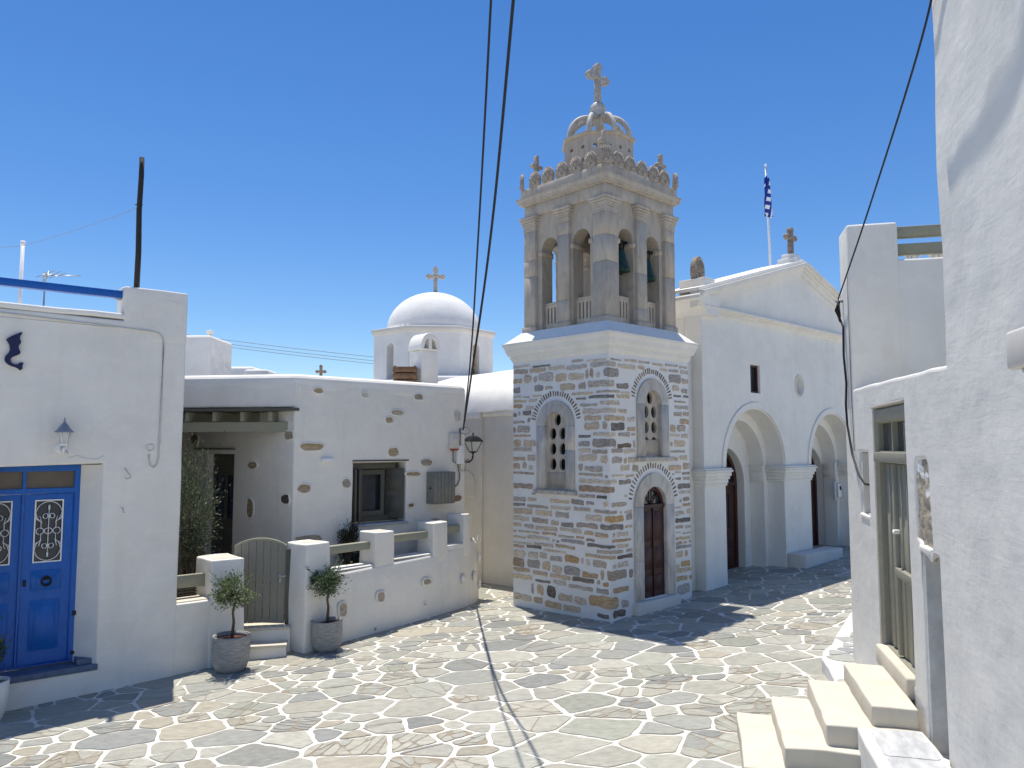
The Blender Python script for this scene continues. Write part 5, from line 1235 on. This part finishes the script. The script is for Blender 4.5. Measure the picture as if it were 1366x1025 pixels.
mb.add(vs, [(i*(NZ2+1)+j, (i+1)*(NZ2+1)+j, (i+1)*(NZ2+1)+j+1, i*(NZ2+1)+j+1) for i in range(NX2) for j in range(NZ2)], 0, (1, 1, 1), True); mb.build('bare_patch', m_, rh)
for bx_ in ((2.11, 2.57, -.33, .012, 2.06, 2.10, .012), (-.16, .17, -.06, .008, 1.985, 2.045, .02)):
    mb = MB(); mb.box(*bx_); mb.build('ledge', M['white_clean'], rh)
# sage door
dm = MB(); yb = -.055
dm.slab(rect(.50, 1.80, .84, 3.24), [rect(.58, 1.72, .86, 2.70), rect(.58, 1.12, 2.80, 3.08), rect(1.16, 1.72, 2.80, 3.08)], -yb-.02, -yb+.06, .005, map_=fl_)
dm.box(.5, 1.8, yb, yb+.06, 2.69, 2.79, .008); dm.box(.5, 1.8, yb-.02, yb+.05, 3.09, 3.22, .008)
rd = dm.build('door', M['khaki'], rh)
mb = MB(); mb.box(.55, 1.75, yb-.05, yb-.03, 2.75, 3.1); mb.build('transom_pane', M['pane'], rd)
mb = MB()
for i in range(10):
    a = .60+i*.112; mb.box(a, a+.106, yb-.06, yb-.015-(.012 if i % 2 else 0), .88, 2.68, .006, 0, (1, 1, 1), 1)
mb.box(1.17, 1.23, yb-.05, yb+.02, .88, 2.68, .008); mb.box(.6, 1.18, yb-.02, yb+.03, 1.62, 1.70, .006)
lf = mb.build('door_leaf', M['khaki'], rd)
mb = MB(); mb.box(1.10, 1.14, yb-.01, yb+.05, 2.02, 2.06, .008); mb.tube([(1.12, yb+.04, 2.04), (1.04, yb+.06, 2.04)], .012, 6); mb.build('handle', M['whitemetal'], lf)
mb = MB(); mb.slab(rect(1.73, 1.795, .84, 3.22), [], -.004, .12, .006, map_=fl_); mb.box(.52, 1.8, -.2, .012, 3.235, 3.262, .006); mb.build('door_reveal', simple('tan_reveal', (.42, .39, .32), .85, 0, .12, 6, .2), rh)
mb = MB(); mb.slab(rect(2.50, 2.575, 2.09, 2.77), [], .02, .33, .004, map_=fl_); mb.build('niche_lining', M['cream'], rh)
mb = MB(); mb.box(.54, 1.76, -.22, .06, .66, .85, .02); mb.build('threshold', M['step'], rh)
# upper block at the far end, facing the square
mb = MB(); mb.box(2.83, 3.36, -.56, .006, 3.3, 5.50, .035, 0, (1, 1, 1), 3); mb.box(2.84, 3.34, -3.4, -.50, 3.3, 5.05, .03, 0, (1, 1, 1), 3); mb.build('upper_wall', M['church'], rh)
for za in (5.13, 5.34):
    mb = MB(); mb.box(2.94, 3.06, -3.4, -.555, za, za+.125, .006); mb.build('rail', M['rail'], rh)
for y, r_, nm in ((-.83, .075, 0), (-1.15, .12, 1)):
    pp = RH.w(3.3, y, 5.03); t = thing('roof_vent', 'wider white roof vent with a flat cap behind the timber rails' if nm else 'small white mushroom roof vent left of the wider one behind the rails', 'vent', pp, RH.ang)
    mb = MB(); mb.lathe([(r_*.8, 0), (r_*.8, .08)], 14, (0, 0, 0)); mb.build('pipe', M['whitemetal'], t)
    mb = MB(); mb.lathe([(r_*1.0, .16), (r_*1.3, .15), (r_*1.35, .165), (r_*.6, .2), (.001, .21)], 14, (0, 0, 0))
    for k in range(6): mb.tube([(r_*.85*math.cos(k), r_*.85*math.sin(k), .07), (r_*.85*math.cos(k), r_*.85*math.sin(k), .16)], .01, 5)
    mb.build('cap', M['whitemetal'], t)
# awning box on the tall wall
t = RH.thing('awning_box', 'beige box with a curved front fixed to the tall right wall at the picture edge', 'awning box', -2.45, 0, 3.24)
mb = MB(); mb.box(-1.6, 0, .05, .20, 0, .20, .02); mb.build('casing', M['beigebox'], t)
mb = MB(); mb.tube([(-.14, .15, 0), (-.13, .12, -.2), (-.1, .05, -.42)], .02, 6); mb.lathe([(.02, -.02), (.02, .0)], 8, (-.12, .15, 0)); mb.box(-.12, -.06, .0, .06, .04, .18, .004); mb.build('bracket', M['greyplastic'], t)
# stairs to the sage door
stp = thing('staircase', 'four smooth cream cement steps rising to the sage door', 'steps', RH.o, RH.ang)
for i, (y0, y1, z1, s0, s1) in enumerate(((.05, .41, .70, .20, 1.50), (.03, .765, .53, .155, 1.45), (.02, 1.12, .36, .04, 1.40), (.01, 1.45, .19, .0, 1.36))):
    zb = (.525, -.2, -.2, -.2)[i]; mb = MB(); b = bmesh.new(); bmesh.ops.create_cube(b, size=1)
    for v in b.verts: v.co = Vector((s0 if v.co.x < 0 else s1, y0 if v.co.y < 0 else y1, zb if v.co.z < 0 else z1))
    bmesh.ops.bevel(b, geom=list(b.edges), offset=.016, segments=3, affect='EDGES', profile=.5)
    bmesh.ops.subdivide_edges(b, edges=[e for e in b.edges if e.calc_length() > .2], cuts=6, use_grid_fill=True)
    for v in b.verts: v.co += Vector((mnoise(v.co*3), mnoise(v.co*3+Vector((5, 1, 2))), mnoise(v.co*3+Vector((1, 8, 3)))))*.013
    mb.bm(b, 0, (1, 1, 1), True); mb.build('step', M['step'], stp)
# slate-topped bench in front
bn = thing('slate_bench', 'low whitewashed bench with a grey slate top below the cream steps', 'bench', RH.o, RH.ang)
mb = MB(); hplate(mb, wob([(.165, .02), (.165, .53), (-.2, .545), (-3.5, .50), (-3.5, .02)], .02, .3, 51), -.3, .535, .03); mb.build('base', M['white_rough'], bn)
mb = MB(); rng2 = random.Random(3)
xx = .12
while xx > -3.3:
    w = rng2.uniform(.5, .9); hplate(mb, rounded([(xx-w+.02, .06), (xx, .06+rng2.uniform(-.01, .01)), (xx, .45), (xx-w+.02, .455)], .01, rng2, 2), .50, .542, .003); xx -= w
for i in range(len(mb.c)): mb.c[i] = (.50, .51, .52)
mb.build('slate_top', M['slate'], bn)
# raised terrace edge
tz = .27; tp = [(3.2, 7.5), (3.40, 8.3), (3.59, 8.81), (3.70, 9.25), (3.77, 9.63), (3.95, 10.0), (4.21, 10.35), (4.7, 11.25), (5.23, 12.17), (5.9, 13.2), (7.2, 12.6), (5.0, 9.0), (3.9, 7.4)]
mb = MB(); hplate(mb, wob(tp, .03, .25, 61), -.2, tz, .03)
struct(mb.build('terrace', plaster('whitewashed_slate', (.74, .73, .70), .4, .5, .8, dirtcol=(.40, .385, .35))))
rng3 = random.Random(8); sl2 = MB()
def inside(x, y): return (x-3.2) > .0
pz = lambda x, y: tz
st2 = crazy_paving(2.4, 7.6, 6.8, 14.2, pz, rng3, .16, .3, skip=lambda x, y: (x < 3.93+max(0, y-9.6)*.565+max(0, 9.6-y)*-.25) or x > 3.98+max(0, y-9.6)*.565+.75 or y > 12.3 or y < 8.3)
for i in range(len(st2.c)): st2.c[i] = tuple(.8*c+.12 for c in st2.c[i])
struct(st2.build('terrace_paving', M['slab']))

# ------------------------------------------------------------------ overhead cables
def cable(name, lab, pts, r, m='cable', n=40):
    P_ = [Vector(p) for p in pts]; out = []
    k = len(P_)
    for i in range(k-1):
        p0, p1, p2, p3 = P_[max(i-1, 0)], P_[i], P_[i+1], P_[min(i+2, k-1)]
        for j in range(n//(k-1)):
            t_ = j/(n//(k-1)); out.append(.5*((2*p1)+(p2-p0)*t_+(2*p0-5*p1+4*p2-p3)*t_*t_+(3*p1-p0-3*p2+p3)*t_**3))
    out.append(P_[-1]); mb = MB(); mb.tube(out, r, 6); o = mb.build(name, M[m]); tag(o, lab, 'cable'); return o
def at(px, py, Y):
    a = (px-683)/1026; b = -(py-512.5)/1026; c, s = math.cos(R(4.613)), math.sin(R(4.613)); d = Vector((a, c-b*s, s+b*c)); return Vector((0, 0, CAM_H))+d*(Y/d.y)
A0 = MH.w(3.52, -.1, 3.16)
c1 = [A0]+[at(px, py, Y) for px, py, Y in ((627.5, 480, 10.34), (637, 332, 8.4), (655, 0, 6.0))]; c1.append(c1[-1]+(c1[-1]-c1[-2])*2.2+Vector((0, 0, .6)))
A1 = MH.w(3.56, -.06, 3.18)
c2 = [A1]+[at(px, py, Y) for px, py, Y in ((629, 500, 10.9), (654, 320, 8.6), (684.8, 0, 6.1))]; c2.append(c2[-1]+(c2[-1]-c2[-2])*2.2+Vector((0, 0, .6)))
cable('overhead_cable', 'thinner black overhead cable, left one of the pair rising from the low house', c1, .0105)
cable('overhead_cable', 'thicker black overhead cable, right one of the pair rising from the low house', c2, .0145)
E2 = RH.w(3.22, .06, 4.66); e3 = RH.w(-.76, .03, 6.05); mid_ = E2.lerp(e3, .5)+Vector((0, 0, -.06))
cable('overhead_cable', 'single dark cable rising from the end of the right house to its tall wall', [E2, mid_, e3, RH.w(-1.25, .05, 6.55), RH.w(-2.2, .05, 7.5)], .009)
cable('overhead_cable', 'cable strung along the tall right wall above the picture, seen by its slanting shadow', [RH.w(-.70, .27, 6.5), RH.w(-1.2, .29, 6.76), RH.w(-1.9, .31, 7.2), RH.w(-2.7, .31, 7.8), RH.w(-4.2, .3, 8.7)], .016)
t = thing('cable_bracket', 'bunch of black cable and clamp on the far corner of the right house', 'bracket', RH.w(3.2, 0, 4.4), RH.ang)
mb = MB(); mb.tube([(0, 0, .24), (.02, .09, .24)], .02, 6); mb.build('clamp', M['metal'], t)
mb = MB()
for i in range(4): mb.tube([(-.02+.02*i, .05, .24), (.02-.01*i, .07+.01*i, .12), (-.01+.02*i, .05, -.02+.02*i), (.03, .04, .05), (.0, .06, .22)], .012, 5)
mb.build('cable_bunch', M['cable'], t)
mb = MB(); pts = [(3.18, .06, 4.6), (3.24, .05, 4.45), (3.1, .03, 4.3), (3.08, .04, 3.95), (3.02, .03, 3.6), (3.05, .04, 3.35), (3.0, .04, 3.1), (2.8, .03, 2.75), (2.45, .03, 2.52), (2.2, .02, 2.44), (2.15, -.1, 2.42)]
W_ = [Vector(p) for p in pts]; mb.tube([W_[i].lerp(W_[i+1], j/4) for i in range(len(W_)-1) for j in range(4)], .013, 6)
o = mb.build('wall_cable', M['cable']); o.location = RH.o; o.rotation_euler = (0, 0, R(RH.ang)); tag(o, 'twisted black cable hanging down the right house into the narrow wall niche', 'cable')
mb = MB(); mb.tube([(2.86, .012, 4.9), (2.84, .012, 3.6), (2.78, .012, 2.8)], .006, 5); o = mb.build('wall_cable', M['greycable']); o.location = RH.o; o.rotation_euler = (0, 0, R(RH.ang)); tag(o, 'thin straight grey cable beside the twisted black one on the right house', 'cable')
for i, (ya, yb_) in enumerate(((447, 478), (452, 483), (456, 487))):
    cable('overhead_cable', ('highest', 'middle', 'lowest')[i]+' of the three thin distant cables left of the domed chapel', [at(205, ya-6, 26), at(380, (ya+yb_)/2+1, 27), at(560, yb_+5, 28)], .010, 'greycable', 12)
# faint dry leaf litter under the pots
